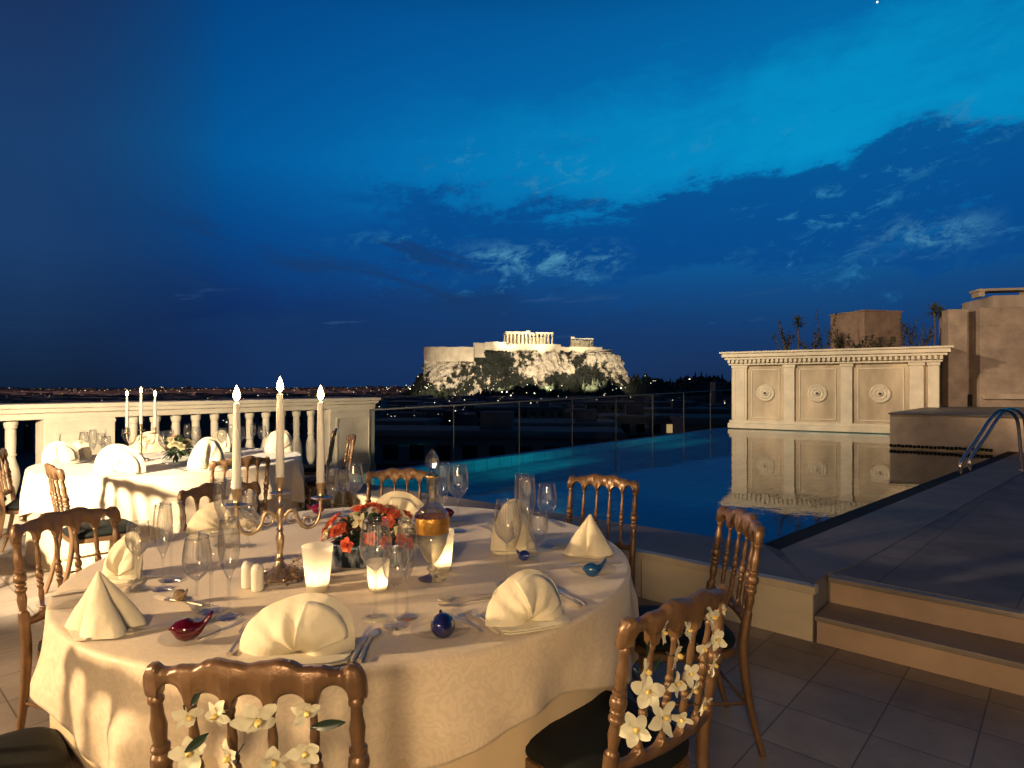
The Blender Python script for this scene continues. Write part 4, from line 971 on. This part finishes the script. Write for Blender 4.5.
# ---- cutlery
def make_cut(kind):
    b = MB(); L_ = {'knife': .235, 'fork': .205, 'spoon': .20, 'butter_knife': .165}[kind]
    if kind in ('knife', 'butter_knife'):
        b.tube([(0, 0, .005), (0, .02, .006), (0, L_*.40, .005), (0, L_*.47, .004)], [.004, .0065, .005, .004], 10, flat=.6)
        vs = [(-.007, L_*.47, .003), (.007, L_*.47, .003), (.010, L_*.8, .003), (.004, L_, .003), (-.008, L_*.97, .003)]
        b.add(vs+[(x, y, z+.0016) for x, y, z in vs], [(4, 3, 2, 1, 0), (5, 6, 7, 8, 9)]+[(i, (i+1) % 5, 5+(i+1) % 5, 5+i) for i in range(5)])
    elif kind == 'fork':
        b.tube([(0, 0, .003), (0, .03, .004), (0, L_*.45, .006), (0, L_*.66, .004)], [.007, .006, .0028, .005], 10, flat=.7)
        b.tube([(0, L_*.64, .004), (0, L_*.72, .002), (0, L_*.78, .003)], [.004, .012, .0125], 12, flat=.16)
        for x in (-.0098, -.0033, .0033, .0098): b.tube([(x, L_*.76, .003), (x, L_*.9, .005), (x*.9, L_, .009)], [.0019, .0016, .0008], 6, flat=.8)
    else:
        b.tube([(0, 0, .003), (0, .03, .004), (0, L_*.5, .006), (0, L_*.72, .004)], [.007, .006, .0026, .004], 10, flat=.7)
        b.grid(lambda u, v: (.020*sin(pi*v)**.6*cos(2*pi*u), L_*.70+L_*.30*v, .004+.0045*(abs(sin(2*pi*u)) if u < .5 else 0)-(.0045*sin(pi*v) if .5 < u < 1 else 0)*abs(sin(2*pi*u))), 16, 10, wrap=True)
    o = b.build(kind, M_silver, smooth=True, ang=50); tag(o, '', {'knife': 'knife', 'fork': 'fork', 'spoon': 'spoon', 'butter_knife': 'butter knife'}[kind]); return Proto(o)
CUT = {k: make_cut(k) for k in ('knife', 'fork', 'spoon', 'butter_knife')}
def cut(kind, a, b_, label, dz=0, grp='silver cutlery on the near table'):
    p, q = P(*a, ZI), P(*b_, ZI); d = q-p
    CUT[kind].put((p.x, p.y, ZI+dz), face(d), label, grp)
cut('knife', (86, 641), (176, 626), 'silver knife at the left front rim, nearer of the parallel pair')
cut('knife', (88, 636), (180, 622), 'silver knife at the left front rim, farther of the parallel pair')
cut('fork', (229, 655), (249, 623), 'silver fork left of the large front napkin')
cut('fork', (240, 655), (256, 623), 'second silver fork left of the large front napkin, against its fold')
cut('butter_knife', (197, 646), (236, 629), 'small knife lying on the plate with the red bird', .012)
cut('knife', (352, 663), (370, 628), 'silver knife right of the large front napkin')
cut('spoon', (359, 662), (377, 627), 'silver spoon right of the large front napkin beside a knife')
cut('fork', (482, 634), (449, 606), 'silver fork just right of the navy bird plate, the left one')
cut('fork', (502, 635), (461, 604), 'silver fork nearest the front right napkin')
cut('butter_knife', (478, 634), (452, 622), 'small knife lying on the plate with the navy bird', .012)
cut('spoon', (497, 595), (449, 600), 'dessert spoon above the two front forks')
cut('fork', (498, 598), (462, 604), 'dessert fork crossing the spoon above the front forks')
cut('knife', (586, 606), (556, 590), 'knife end sticking out right of the front right napkin')
cut('spoon', (580, 607), (552, 592), 'spoon tucked right of the front right napkin')
cut('knife', (622, 568), (556, 571), 'knife across the plate with the bright blue bird', .016)
cut('knife', (575, 548), (532, 553), 'dark knife left of the right-hand peaked napkin')
cut('fork', (494, 534), (470, 520), 'fork at the back, right of the decanter')
cut('fork', (500, 531), (478, 518), 'second fork at the back, right of the decanter')
cut('knife', (558, 527), (545, 519), 'knife at the back rim in front of the tall chair')
cut('fork', (128, 590), (142, 574), 'fork beside the farther left napkin')
cut('knife', (112, 578), (156, 577), 'knife lying beneath the small left glass')
cut('spoon', (196, 612), (170, 594), 'dessert spoon by the amber glass bird')
cut('fork', (203, 606), (172, 601), 'dessert fork by the amber glass bird')
cut('fork', (300, 527), (321, 524), 'fork behind the candelabra stem')
cut('knife', (52, 603), (90, 597), 'knife on the plate at the left rim', .014)

# ---- shakers
def shaker(px, py, label, holes):
    p = P(px, py, ZI); o = MB().lathe([(0, 0), (.019, 0), (.021, .004), (.021, .065), (.019, .078), (.013, .088), (0, .0915)], (0, 0, 0), 24).build('shaker', M_white, smooth=True, ang=60, loc=tuple(p))
    tag(o, label, 'shaker', 'salt and pepper shakers')
shaker(247.5, 587, 'white rounded shaker, the left and farther one of the pair', 3)
shaker(257.5, 590, 'white rounded shaker, the right and nearer one of the pair', 3)

# ---- tumblers with tea lights
def tumbler(px, py, rt, rb, h, label, pw_):
    p = P(px, py, ZI); t = thing('candle_tumbler', label, 'candle holder', tuple(p), 0, 'frosted candle tumblers on the near table')
    MB().lathe([(0, .0), (rb-.003, .0), (rb, .004), (rb+(rt-rb)*.5, h*.5), (rt-.0005, h-.002), (rt, h)], (0, 0, 0), 36, cap=False).build('frosted_glass', M_frost, t, smooth=True, ang=60)
    MB().lathe([(0, .013), (rb-.008, .013), (rb-.008, h*.22), (0, h*.22)], (0, 0, 0), 20).build('tea_light', M_wax, t, smooth=True, ang=40)
    MB().lathe([(0, 0), (.003, .004), (.0045, .010), (.0025, .02), (0, .026)], (0, 0, h*.24), 10).build('flame', M_flame, t, smooth=True)
    point('candle_glow', (0, 0, h*.40), pw_, .012, (1, .68, .34), t)
    return t
tumbler(317.5, 590, .052, .036, .152, 'glowing frosted candle tumbler in front of the flower bowl, left', 34)
tumbler(442, 570, .046, .033, .150, 'glowing frosted candle tumbler behind the decanter', 34)
tumbler(378, 590, .040, .030, .100, 'small glowing tumbler hidden behind the front trio of glasses', 18)

# ---- candelabra
def make_candelabra():
    t = thing('candelabra', '', 'candelabra'); arm = .145
    prof = [(0, 0), (.066, 0), (.070, .004), (.064, .010), (.050, .016), (.046, .024), (.030, .034), (.018, .048), (.013, .06), (.020, .068), (.012, .076), (.010, .09), (.0145, .125), (.016, .145), (.009, .165), (.014, .172), (.009, .18), (.011, .21), (.015, .235), (.011, .25), (.018, .258), (.011, .266), (.009, .285), (.008, .296)]
    MB().lathe(prof, (0, 0, 0), 28).build('stem', M_brass, t, smooth=True, ang=50)
    for k in range(8):
        a = k*pi/4; pts = [(r*cos(a), r*sin(a), z) for r, z in ((.040, .020), (.055, .016), (.068, .007), (.078, .004))]
        MB().tube(pts, [.008, .011, .010, .005], 8).build('base_lobe', M_brass, t, smooth=True)
    def cup(x, z):
        o = MB().lathe([(0, 0), (.006, .002), (.034, .010), (.037, .0135), (.034, .0125), (.008, .009), (.008, .016), (.013, .022), (.011, .03), (.0145, .045), (.015, .062), (.0175, .066), (.0175, .070), (.0115, .070), (.0115, .058), (0, .058)], (x, 0, z), 28, cap=False).build('candle_cup', M_brass, t, smooth=True, ang=50)
    cup(0, .250+.045)
    for s_ in (-1, 1):
        pts = []; 
        C = [(0, .215), (.02, .225), (.045, .243), (.065, .232), (.075, .205), (.092, .182), (.118, .170), (.145, .176), (.163, .197), (.172, .225), (.174, .255), (.174, .268)]
        for i in range(len(C)-1):
            a, b_, c_, d = [Vector((C[max(0, min(len(C)-1, i+j_))][0]*s_*arm/.174, 0, C[max(0, min(len(C)-1, i+j_))][1])) for j_ in (-1, 0, 1, 2)]
            for q in range(4): u = q/4; pts.append(.5*((2*b_)+(c_-a)*u+(2*a-5*b_+4*c_-d)*u*u+(3*b_-a-3*c_+d)*u**3))
        pts.append(Vector((s_*arm, 0, .268)))
        b = MB(); b.tube(pts, [.0075-.002*abs(2*i/len(pts)-1)+.0 for i in range(len(pts))], 10)
        sp = [(s_*(.046+.030*(1-k/22)*cos(k*.5+1.2)), 0, .214+.030*(1-k/22)*sin(k*.5+1.2)) for k in range(22)]
        b.tube(sp, [.0055-.00018*k for k in range(22)], 8)
        sp = [(s_*(.100+.022*(1-k/20)*cos(-k*.5-1.6)), 0, .196+.022*(1-k/20)*sin(-k*.5-1.6)) for k in range(18)]
        b.tube(sp, [.0045-.00017*k for k in range(18)], 8)
        b.build('arm', M_brass, t, smooth=True)
        cup(s_*arm, .264)
    return t
CD = Proto(make_candelabra())
cd1 = CD.put(tuple(P(280, 577, ZI)), radians(30), 'silver three-arm candelabra with lit white candles on the near table', 'candelabra')
pfar = P(141, 461, ZI)
cd2 = CD.put(tuple(pfar), radians(-4), 'silver three-arm candelabra on the far table', 'candelabra', .94)
def make_candle():
    t = thing('taper_candle', '', 'candle'); Lc = .315
    MB().lathe([(0, 0), (.0112, 0), (.0150, .012), (.0148, Lc*.3), (.0120, Lc*.85), (.0105, Lc-.004), (.007, Lc-.001), (0, Lc-.003)], (0, 0, 0), 20, cap=False).build('wax', M_wax, t, smooth=True, ang=60)
    MB().tube([(0, 0, Lc-.003), (.001, 0, Lc+.006)], .0008, 6).build('wick', M_drain, t)
    MB().lathe([(0, 0), (.006, .005), (.0120, .016), (.0112, .028), (.0055, .046), (0, .058)], (0, 0, Lc+.004), 14).build('flame', M_flame, t, smooth=True)
    point('candle_light', (0, 0, Lc+.03), 12, .012, (1, .62, .28), t)
    return t
CN = Proto(make_candle())
def candles(c, sc, labs_):
    R_ = c.rotation_euler.z
    for (x, z), l in zip(((-.145, .264+.058), (0, .295+.058), (.145, .264+.058)), labs_):
        CN.put((c.location.x+x*cos(R_)*sc, c.location.y+x*sin(R_)*sc, c.location.z+z*sc), 0, l, 'lit white taper candles', sc)
candles(cd1, 1, ['left lit candle of the near candelabra', 'middle and tallest lit candle of the near candelabra', 'right lit candle of the near candelabra'])
candles(cd2, .94, ['left lit candle of the far candelabra', 'middle lit candle of the far candelabra', 'right lit candle of the far candelabra'])

# ---- decanter
def decanter():
    p = P(432, 579, ZI); t = thing('crystal_decanter', 'footed crystal decanter with pointed stopper and a gold band', 'decanter', tuple(p))
    M_dg = glassy('decanter_glass', (.95, .94, .90), ior=1.6, boost=2.2, refr=.25)
    MB().lathe([(0, .003), (.048, .0), (.050, .003), (.03, .010), (.012, .018), (.010, .026), (.019, .034), (.019, .040), (.009, .048), (.011, .056)], (0, 0, 0), 32, cap=False).build('foot', M_dg, t, smooth=True, ang=60)
    body = [(.011, .056), (.022, .068), (.038, .095), (.052, .13), (.061, .17)]
    body = body+[(r-.003, max(z, .060)) for r, z in body[::-1]]
    MB().lathe(body, (0, 0, 0), 36, cap=False).build('bowl', M_dg, t, smooth=True)
    MB().lathe([(.061, .17), (.0635, .19), (.064, .215), (.0628, .226)], (0, 0, 0), 36, cap=False).build('gold_band', varied('gold_leaf', (.80, .42, .10), .22, .3, 60, .2, 150, metal=.9), t, smooth=True)
    n = [(.0628, .226), (.058, .240), (.045, .254), (.030, .266), (.022, .282), (.019, .31), (.0185, .35), (.0215, .37)]
    n = n+[(r-.003, z) for r, z in n[::-1]]
    MB().lathe(n, (0, 0, 0), 12, cap=False).build('neck', M_dg, t, smooth=True, ang=20)
    MB().lathe([(.0235, .366), (.0255, .371), (.0235, .377), (.020, .374)], (0, 0, 0), 28).build('neck_ring', varied('gold_rim', (.7, .45, .18), .2, .2, 60, 0, metal=.9), t, smooth=True)
    MB().lathe([(.012, .34), (.0145, .372), (.010, .384), (.008, .392), (.017, .402), (.026, .420), (.025, .436), (.014, .455), (0, .468)], (0, 0, 0), 9).build('stopper', M_dg, t)
decanter()
# ---- flowers
def rose_mesh(m, name, parent, p, nrm, s_, rnd):
    b = MB(); q = Vector(nrm).to_track_quat('Z', 'Y')
    for ring, (n, r, tilt, sz) in enumerate(((3, .25, 1.25, .55), (4, .45, .95, .75), (5, .75, .55, .95), (5, .95, .2, 1.05))):
        off = rnd.random()*6
        for k in range(n):
            a = off+2*pi*k/n
            def fn(u, v, a=a, r=r, tilt=tilt, sz=sz):
                w = (u-.5)*sz*1.1*(sin(pi*min(1, v*.75+.18))); l = v*sz
                x = r*.3+l*cos(tilt)+.0; z = l*sin(tilt)+.12*sz*(1-(2*u-1)**2)*-1-(.18*v*v*sz if tilt < .9 else 0)
                rr = Vector((x*cos(a)-w*sin(a), x*sin(a)+w*cos(a), z+.1)); return Vector(p)+q@(rr*s_)
            b.grid(fn, 4, 4)
    return b.build(name, m, parent, smooth=True)
def lily_mesh(name, parent, p, nrm, s_, rnd, m=None, lip=True, np_=5):
    b = MB(); q = Vector(nrm).to_track_quat('Z', 'Y'); off = rnd.random()*6
    for k in range(np_):
        a = off+2*pi*k/np_+rnd.uniform(-.12, .12); sz = rnd.uniform(.85, 1.1)*(1.0 if k % 2 else .9); wd = .30 if np_ > 5 else .40
        curl = rnd.uniform(-.35, .5)
        def fn(u, v, a=a, sz=sz, curl=curl, wd=wd):
            w = (u-.5)*2*wd*sin(pi*(v*.88+.06))**.8*sz; l = .08+v*sz
            z = .22*v-curl*v*v+.10*abs(2*u-1)**2*(1-v)+.04*sin(9*v+u*4)
            return Vector(p)+q@(Vector((l*cos(a)-w*sin(a), l*sin(a)+w*cos(a), z))*s_)
        b.grid(fn, 5, 7)
    o = b.build(name, m or M_orchid, parent, smooth=True)
    if lip:
        c = MB(); c.grid(lambda u, v: Vector(p)+q@(Vector((.20*cos(2*pi*u)*(.35+.65*sin(pi*v))+.06, .17*sin(2*pi*u)*(.35+.65*sin(pi*v)), .06+.42*v+.05*sin(4*pi*u)*v))*s_), 12, 5, wrap=True)
        c.build('lip', M_lip, o, smooth=True)
    return o
def leaf_to(b, p, d, L_, w, up=Vector((0, 0, 1)), droop=.3):
    d = Vector(d).normalized(); s_ = d.cross(up); s_ = s_.normalized() if s_.length > .05 else Vector((1, 0, 0)); n = s_.cross(d)
    def fn(u, v): return Vector(p)+d*L_*v+s_*(u-.5)*2*w*sin(pi*min(1, v*.93+.05))**.85-up*droop*L_*v*v+n*abs(2*u-1)*w*.35
    b.grid(fn, 2, 6)
def flowers():
    rnd = random.Random(4); c = P(371, 566, ZI); c.x += .0; c.y += .05
    t = thing('flower_arrangement', 'low bowl of coral roses, cream lilies and greenery in the middle of the near table', 'flowers', tuple(c))
    mb_ = bpy.data.materials.new('blue_silver_glass'); mb_.use_nodes = True; nt = mb_.node_tree; N = nt.nodes; Ls = nt.links; B = N['Principled BSDF']
    B.inputs['Metallic'].default_value = .75; B.inputs['Roughness'].default_value = .18
    tc = N.new('ShaderNodeTexCoord'); mp = N.new('ShaderNodeMapping'); mp.inputs['Scale'].default_value = (1, 1, .35); n = N.new('ShaderNodeTexNoise'); n.inputs['Scale'].default_value = 45; n.inputs['Detail'].default_value = 6; Ls.new(tc.outputs['Object'], mp.inputs[0]); Ls.new(mp.outputs[0], n.inputs['Vector'])
    r = N.new('ShaderNodeValToRGB'); r.color_ramp.elements[0].position = .42; r.color_ramp.elements[1].position = .62; r.color_ramp.elements[0].color = (.03, .05, .09, 1); r.color_ramp.elements[1].color = (.50, .60, .72, 1); Ls.new(n.outputs['Fac'], r.inputs[0]); Ls.new(r.outputs[0], B.inputs['Base Color'])
    bp = N.new('ShaderNodeBump'); bp.inputs['Strength'].default_value = .6; bp.inputs['Distance'].default_value = .004; Ls.new(n.outputs['Fac'], bp.inputs['Height']); Ls.new(bp.outputs[0], B.inputs['Normal'])
    b = MB()
    for z, k in ((0, .92), (.004, .96), (.085, 1.06), (.088, 1.05), (.088, .98), (.01, .9)):
        for i in range(48):
            a = 2*pi*i/48; kk = (abs(cos(a))**5+abs(sin(a))**5)**(-1/5); b.v.append((.150*k*kk*cos(a), .085*k*kk*sin(a), z))
    b.f += [(j_*48+i, j_*48+(i+1) % 48, (j_+1)*48+(i+1) % 48, (j_+1)*48+i) for j_ in range(5) for i in range(48)]+[tuple(range(48))[::-1], tuple(240+i for i in range(48))]
    b.build('bowl', mb_, t, smooth=True, ang=40)
    fo = MB()
    for k in range(420):
        a = rnd.uniform(0, 2*pi); e = rnd.uniform(-.25, 1.45); d = Vector((cos(a)*cos(e)*1.25, sin(a)*cos(e)*.9, sin(e)*.8)); o = Vector((0, 0, .10))
        p = o+Vector((d.x*.13, d.y*.13, d.z*.10))*rnd.uniform(.35, 1.0); leaf_to(fo, p, d+Vector((rnd.uniform(-.6, .6), rnd.uniform(-.6, .6), rnd.uniform(-.4, .5))), rnd.uniform(.025, .05), rnd.uniform(.005, .010))
    fo.build('foliage', M_leaf, t)
    n = 0
    placed = []
    while n < 46:
        a = rnd.uniform(0, 2*pi); e = math.asin(rnd.uniform(-.05, 1)); d = Vector((cos(a)*cos(e), sin(a)*cos(e), sin(e)))
        p = Vector((d.x*.195, d.y*.14, .095+d.z*.125))
        if any((p-q).length < .032 for q in placed): placed and placed.append(p) if False else None; 
        if any((p-q).length < .030 for q in placed):
            n += .05 if False else 0
            if rnd.random() < .02: n += 1
            continue
        placed.append(p); n += 1
        k = rnd.random()
        if k < .38: rose_mesh(M_coral, 'coral_rose', t, p, d, rnd.uniform(.017, .025), rnd)
        elif k < .55: rose_mesh(M_peach, 'peach_rose', t, p, d, rnd.uniform(.016, .024), rnd)
        elif k < .75: rose_mesh(M_cream, 'cream_rose', t, p, d, rnd.uniform(.016, .024), rnd)
        else: lily_mesh('cream_lily', t, p, d, rnd.uniform(.026, .036), rnd, M_cream, True, 6)
    # dried sprig at the foot of the candelabra
    s_ = P(295, 583, ZI); g = MB(); rnd = random.Random(9)
    for k in range(60):
        q = Vector((rnd.uniform(-.03, .055), rnd.uniform(-.03, .04), rnd.uniform(.004, .07))); leaf_to(g, q, (rnd.uniform(-1, 1), rnd.uniform(-1, 1), rnd.uniform(-.1, .7)), rnd.uniform(.014, .028), rnd.uniform(.004, .007))
    for k in range(6):
        a = Vector((rnd.uniform(-.01, .02), rnd.uniform(-.01, .02), .003)); g.tube([a, a+Vector((rnd.uniform(-.03, .05), rnd.uniform(-.02, .03), .05)), a+Vector((rnd.uniform(-.03, .08), rnd.uniform(-.03, .04), .09))], .0011, 5)
    o = g.build('leafy_sprig', varied('dry_leaf', (.20, .12, .06), .55, .4, 40, 0), loc=tuple(s_)); tag(o, 'small brownish leafy sprig lying at the foot of the near candelabra', 'sprig')
flowers()
def far_vase():
    rnd = random.Random(11); c = P(178, 464, ZI); t = thing('flower_vase', 'square clear glass vase of green and cream flowers on the far table', 'vase', tuple(c), .2)
    MB().box((0, 0, .075), (.17, .12, .15)).build('glass_box', glassy('vase_glass', (.85, .9, .88), ior=1.5, boost=1.2), t)
    b = MB()
    for k in range(170):
        a = rnd.uniform(0, 2*pi); e = rnd.uniform(-.5, 1.4); d = Vector((cos(a)*cos(e), sin(a)*cos(e)*.7, sin(e))); leaf_to(b, Vector((0, 0, .12))+d*rnd.uniform(.02, .10), d, rnd.uniform(.04, .07), rnd.uniform(.010, .016))
    b.build('foliage', varied('far_leaf', (.07, .10, .035), .5, .3, 20, 0), t)
    for k in range(12):
        a = rnd.uniform(0, 2*pi); e = rnd.uniform(.2, 1.4); d = Vector((cos(a)*cos(e), sin(a)*cos(e)*.8, sin(e))); rose_mesh(M_cream if k % 3 else M_peach, 'rose', t, Vector((0, 0, .12))+d*.125, d, .028, rnd)
far_vase()
# ---- orchids on the chair backs (each bloom its own thing, a few metres of nothing but chair behind)
def orchids(chair_o, spots, leaves, group, seed):
    rnd = random.Random(seed); mw = Matrix.Translation(chair_o.location) @ Matrix.Rotation(chair_o.rotation_euler.z, 4, 'Z')
    nrm = (mw.to_3x3()@Vector((0, -1, .05)))
    for px, py, s_, lab in spots:                # intersect the pixel ray with the chair back plane
        d = Vector(((px-512)/F, 1, -(py-PY0)/F)); yb = -.275
        inv = mw.inverted(); o_ = inv@Vector((0, 0, HC)); dl = inv.to_3x3()@d; tt = (yb-.03-o_.y)/dl.y; lp = o_+dl*tt; lp.y = -.20-.15*(lp.z-.45)-.028*(1-(lp.x/.21)**2)-.028
        wp = mw@lp; n_ = nrm+Vector((rnd.uniform(-.85, .85), rnd.uniform(-.3, .3), rnd.uniform(-.75, .45)))
        o = lily_mesh('orchid_bloom', None, (0, 0, 0), n_, s_*rnd.uniform(.027, .039), rnd); o.location = wp; tag(o, lab, 'orchid', group)
        st_ = MB(); st_.tube([(0, 0, 0), tuple(-n_*.012+Vector((0, 0, -.008))), tuple(-n_*.02)], .0016, 6); st_.build('stem', M_leafd, o)
    for (px, py), (qx, qy), w, lab in leaves:
        pts = []
        for a, b_ in ((px, py), (qx, qy)):
            d = Vector(((a-512)/F, 1, -(b_-PY0)/F)); inv = mw.inverted(); o_ = inv@Vector((0, 0, HC)); dl = inv.to_3x3()@d; tt = (-.30-o_.y)/dl.y; pts.append(mw@(o_+dl*tt))
        dd = pts[1]-pts[0]; b = MB(); fn = nrm.normalized(); side = dd.normalized().cross(fn).normalized()
        b.grid(lambda u, v: dd*v+side*(u-.5)*2*w*sin(pi*(v*.96+.02))**.8+fn*(abs(2*u-1)*w*.3-.006*v), 4, 8)
        o = b.build('leaf', M_leafd, smooth=True, loc=tuple(pts[0])); tag(o, lab, 'leaf', group)
GO1, GO2 = 'orchids on the foreground chair back', 'orchids on the front right chair back'
orchids(K, [(187, 716, 1.0, 'white orchid at the top left of the foreground chair back'), (219, 713, 1.0, 'white orchid second from left in the top row, foreground chair'), (258, 717, 1.05, 'white orchid in the middle of the top row, foreground chair'), (306, 711, .95, 'white orchid at the right of the top row, foreground chair'), (186, 757, 1.0, 'lower white orchid at the left of the foreground chair back'), (229, 757, 1.0, 'lower white orchid left of centre on the foreground chair back'), (272, 762, 1.05, 'lower white orchid right of centre on the foreground chair back'), (303, 756, 1.1, 'lower white orchid at the right of the foreground chair back')],
        [((191, 706), (200, 690), .006, 'small dark leaf pointing up at the top left of the foreground chair'), ((185, 752), (208, 734), .009, 'dark leaf pointing up right at the left of the foreground chair'), ((270, 718), (269, 698), .009, 'dark upright leaf behind the middle orchid of the foreground chair'), ((310, 727), (345, 723), .010, 'long dark leaf pointing right on the foreground chair')], GO1, 2)
orchids(J, [(661, 632, .9, 'topmost white orchid at the left of the front right chair'), (684, 630, .8, 'white orchid on the second spindle near the top, front right chair'), (708, 617, .9, 'white orchid just below the top rail near the right post, front right chair'), (723, 610, .7, 'small orchid at the top of the right post, front right chair'), (675, 655, 1.1, 'wide open orchid near the upper middle of the front right chair'), (703, 648, .9, 'side-turned orchid right of the wide open one, front right chair'), (719, 641, .8, 'orchid half way up the right post, front right chair'), (650, 674, 1.15, 'large orchid at the left of the middle row, front right chair'), (655, 696, 1.0, 'orchid just below the large left one, front right chair'), (679, 686, 1.0, 'orchid in the middle of the front right chair back'), (692, 675, 1.0, 'orchid right of the middle cluster, front right chair'), (697, 692, 1.1, 'open orchid with wide petals low right of the cluster'), (718, 666, 1.0, 'orchid beside the lower right post of the front right chair'), (711, 710, .95, 'orchid at the lower right of the front right chair back'), (671, 722, 1.1, 'orchid low in the middle above the bottom rail, front right chair'), (689, 722, 1.1, 'orchid low right of centre above the bottom rail, front right chair'), (648, 737, 1.15, 'lowest orchid at the left, over the bottom rail of the front right chair')],
        [((646, 658), (651, 640), .006, 'thin dark leaf at the left spindle of the front right chair'), ((660, 655), (655, 672), .008, 'dark leaf beside the large left orchid of the front right chair')], GO2, 6)
# ---- shrubs behind the fountain
def shrub(px, Y, ytop, kind, seed, label):
    rnd = random.Random(seed); base = PY(px, Y, 2.25); H = HC+(PY0-ytop)*Y/F-2.25
    t = thing('spiky_shrub' if kind == 'spike' else 'leafy_shrub', label, 'shrub', tuple(base), 0, 'shrubs on top of the fountain wall')
    s_ = MB(); f = MB()
    if kind == 'spike':
        tip = Vector((rnd.uniform(-.08, .08), 0, H-.18)); s_.tube([(0, 0, 0), tuple(tip*.5+Vector((.03, 0, 0))), tuple(tip)], [.022, .018, .014], 6)
        for k in range(70):
            a = rnd.uniform(0, 2*pi); e = rnd.uniform(-.7, 1.5); d = Vector((cos(a)*cos(e), sin(a)*cos(e), sin(e))); leaf_to(f, tip, d, rnd.uniform(.20, .32), .013, droop=.15)
    else:
        for k in range(rnd.randint(5, 8)):
            tip = Vector((rnd.uniform(-.38, .38), rnd.uniform(-.2, .2), H*rnd.uniform(.5, 1))); mid = tip*.5+Vector((rnd.uniform(-.08, .08), 0, 0)); s_.tube([(0, 0, 0), tuple(mid), tuple(tip)], [.014, .010, .005], 5)
            for q in range(26):
                u = rnd.uniform(.35, 1); p = mid.lerp(tip, (u-.5)*2) if u > .5 else mid*(u*2); leaf_to(f, p, (rnd.uniform(-1, 1), rnd.uniform(-1, 1), rnd.uniform(-.4, 1)), rnd.uniform(.07, .14), .018)
    s_.build('stem', mat('bark', (.09, .06, .04), .9), t); f.build('foliage', varied('shrub_leaf', (.06, .07, .03), .6, .4, 8, 0), t)
for i, (px, Y, yt, kd, lab) in enumerate([(787, 17.4, 318, 'leaf', 'thin leafy shrub at the left end above the fountain wall'), (798, 17.2, 316, 'spike', 'spiky-headed plant near the left end above the fountain wall'), (812, 17.0, 330, 'leaf', 'low shrub between the spiky plant and the brown box'), (824, 16.9, 310, 'leaf', 'tall twiggy shrub at the left side of the brown box'), (840, 16.6, 325, 'leaf', 'shrub in front of the brown box'), (860, 16.4, 334, 'leaf', 'low shrub in front of the middle of the brown box'), (905, 16.0, 314, 'leaf', 'wispy shrub right of the brown box'), (920, 15.9, 322, 'leaf', 'dense low shrub between the brown box and the tall wall'), (934, 15.7, 304, 'spike', 'tall spiky plant next to the tall wall'), (944, 15.7, 308, 'spike', 'rightmost spiky plant touching the tall wall'), (882, 16.2, 336, 'leaf', 'low dark shrub at the right corner of the brown box')]):
    shrub(px, Y, yt, kd, 40+i, lab)
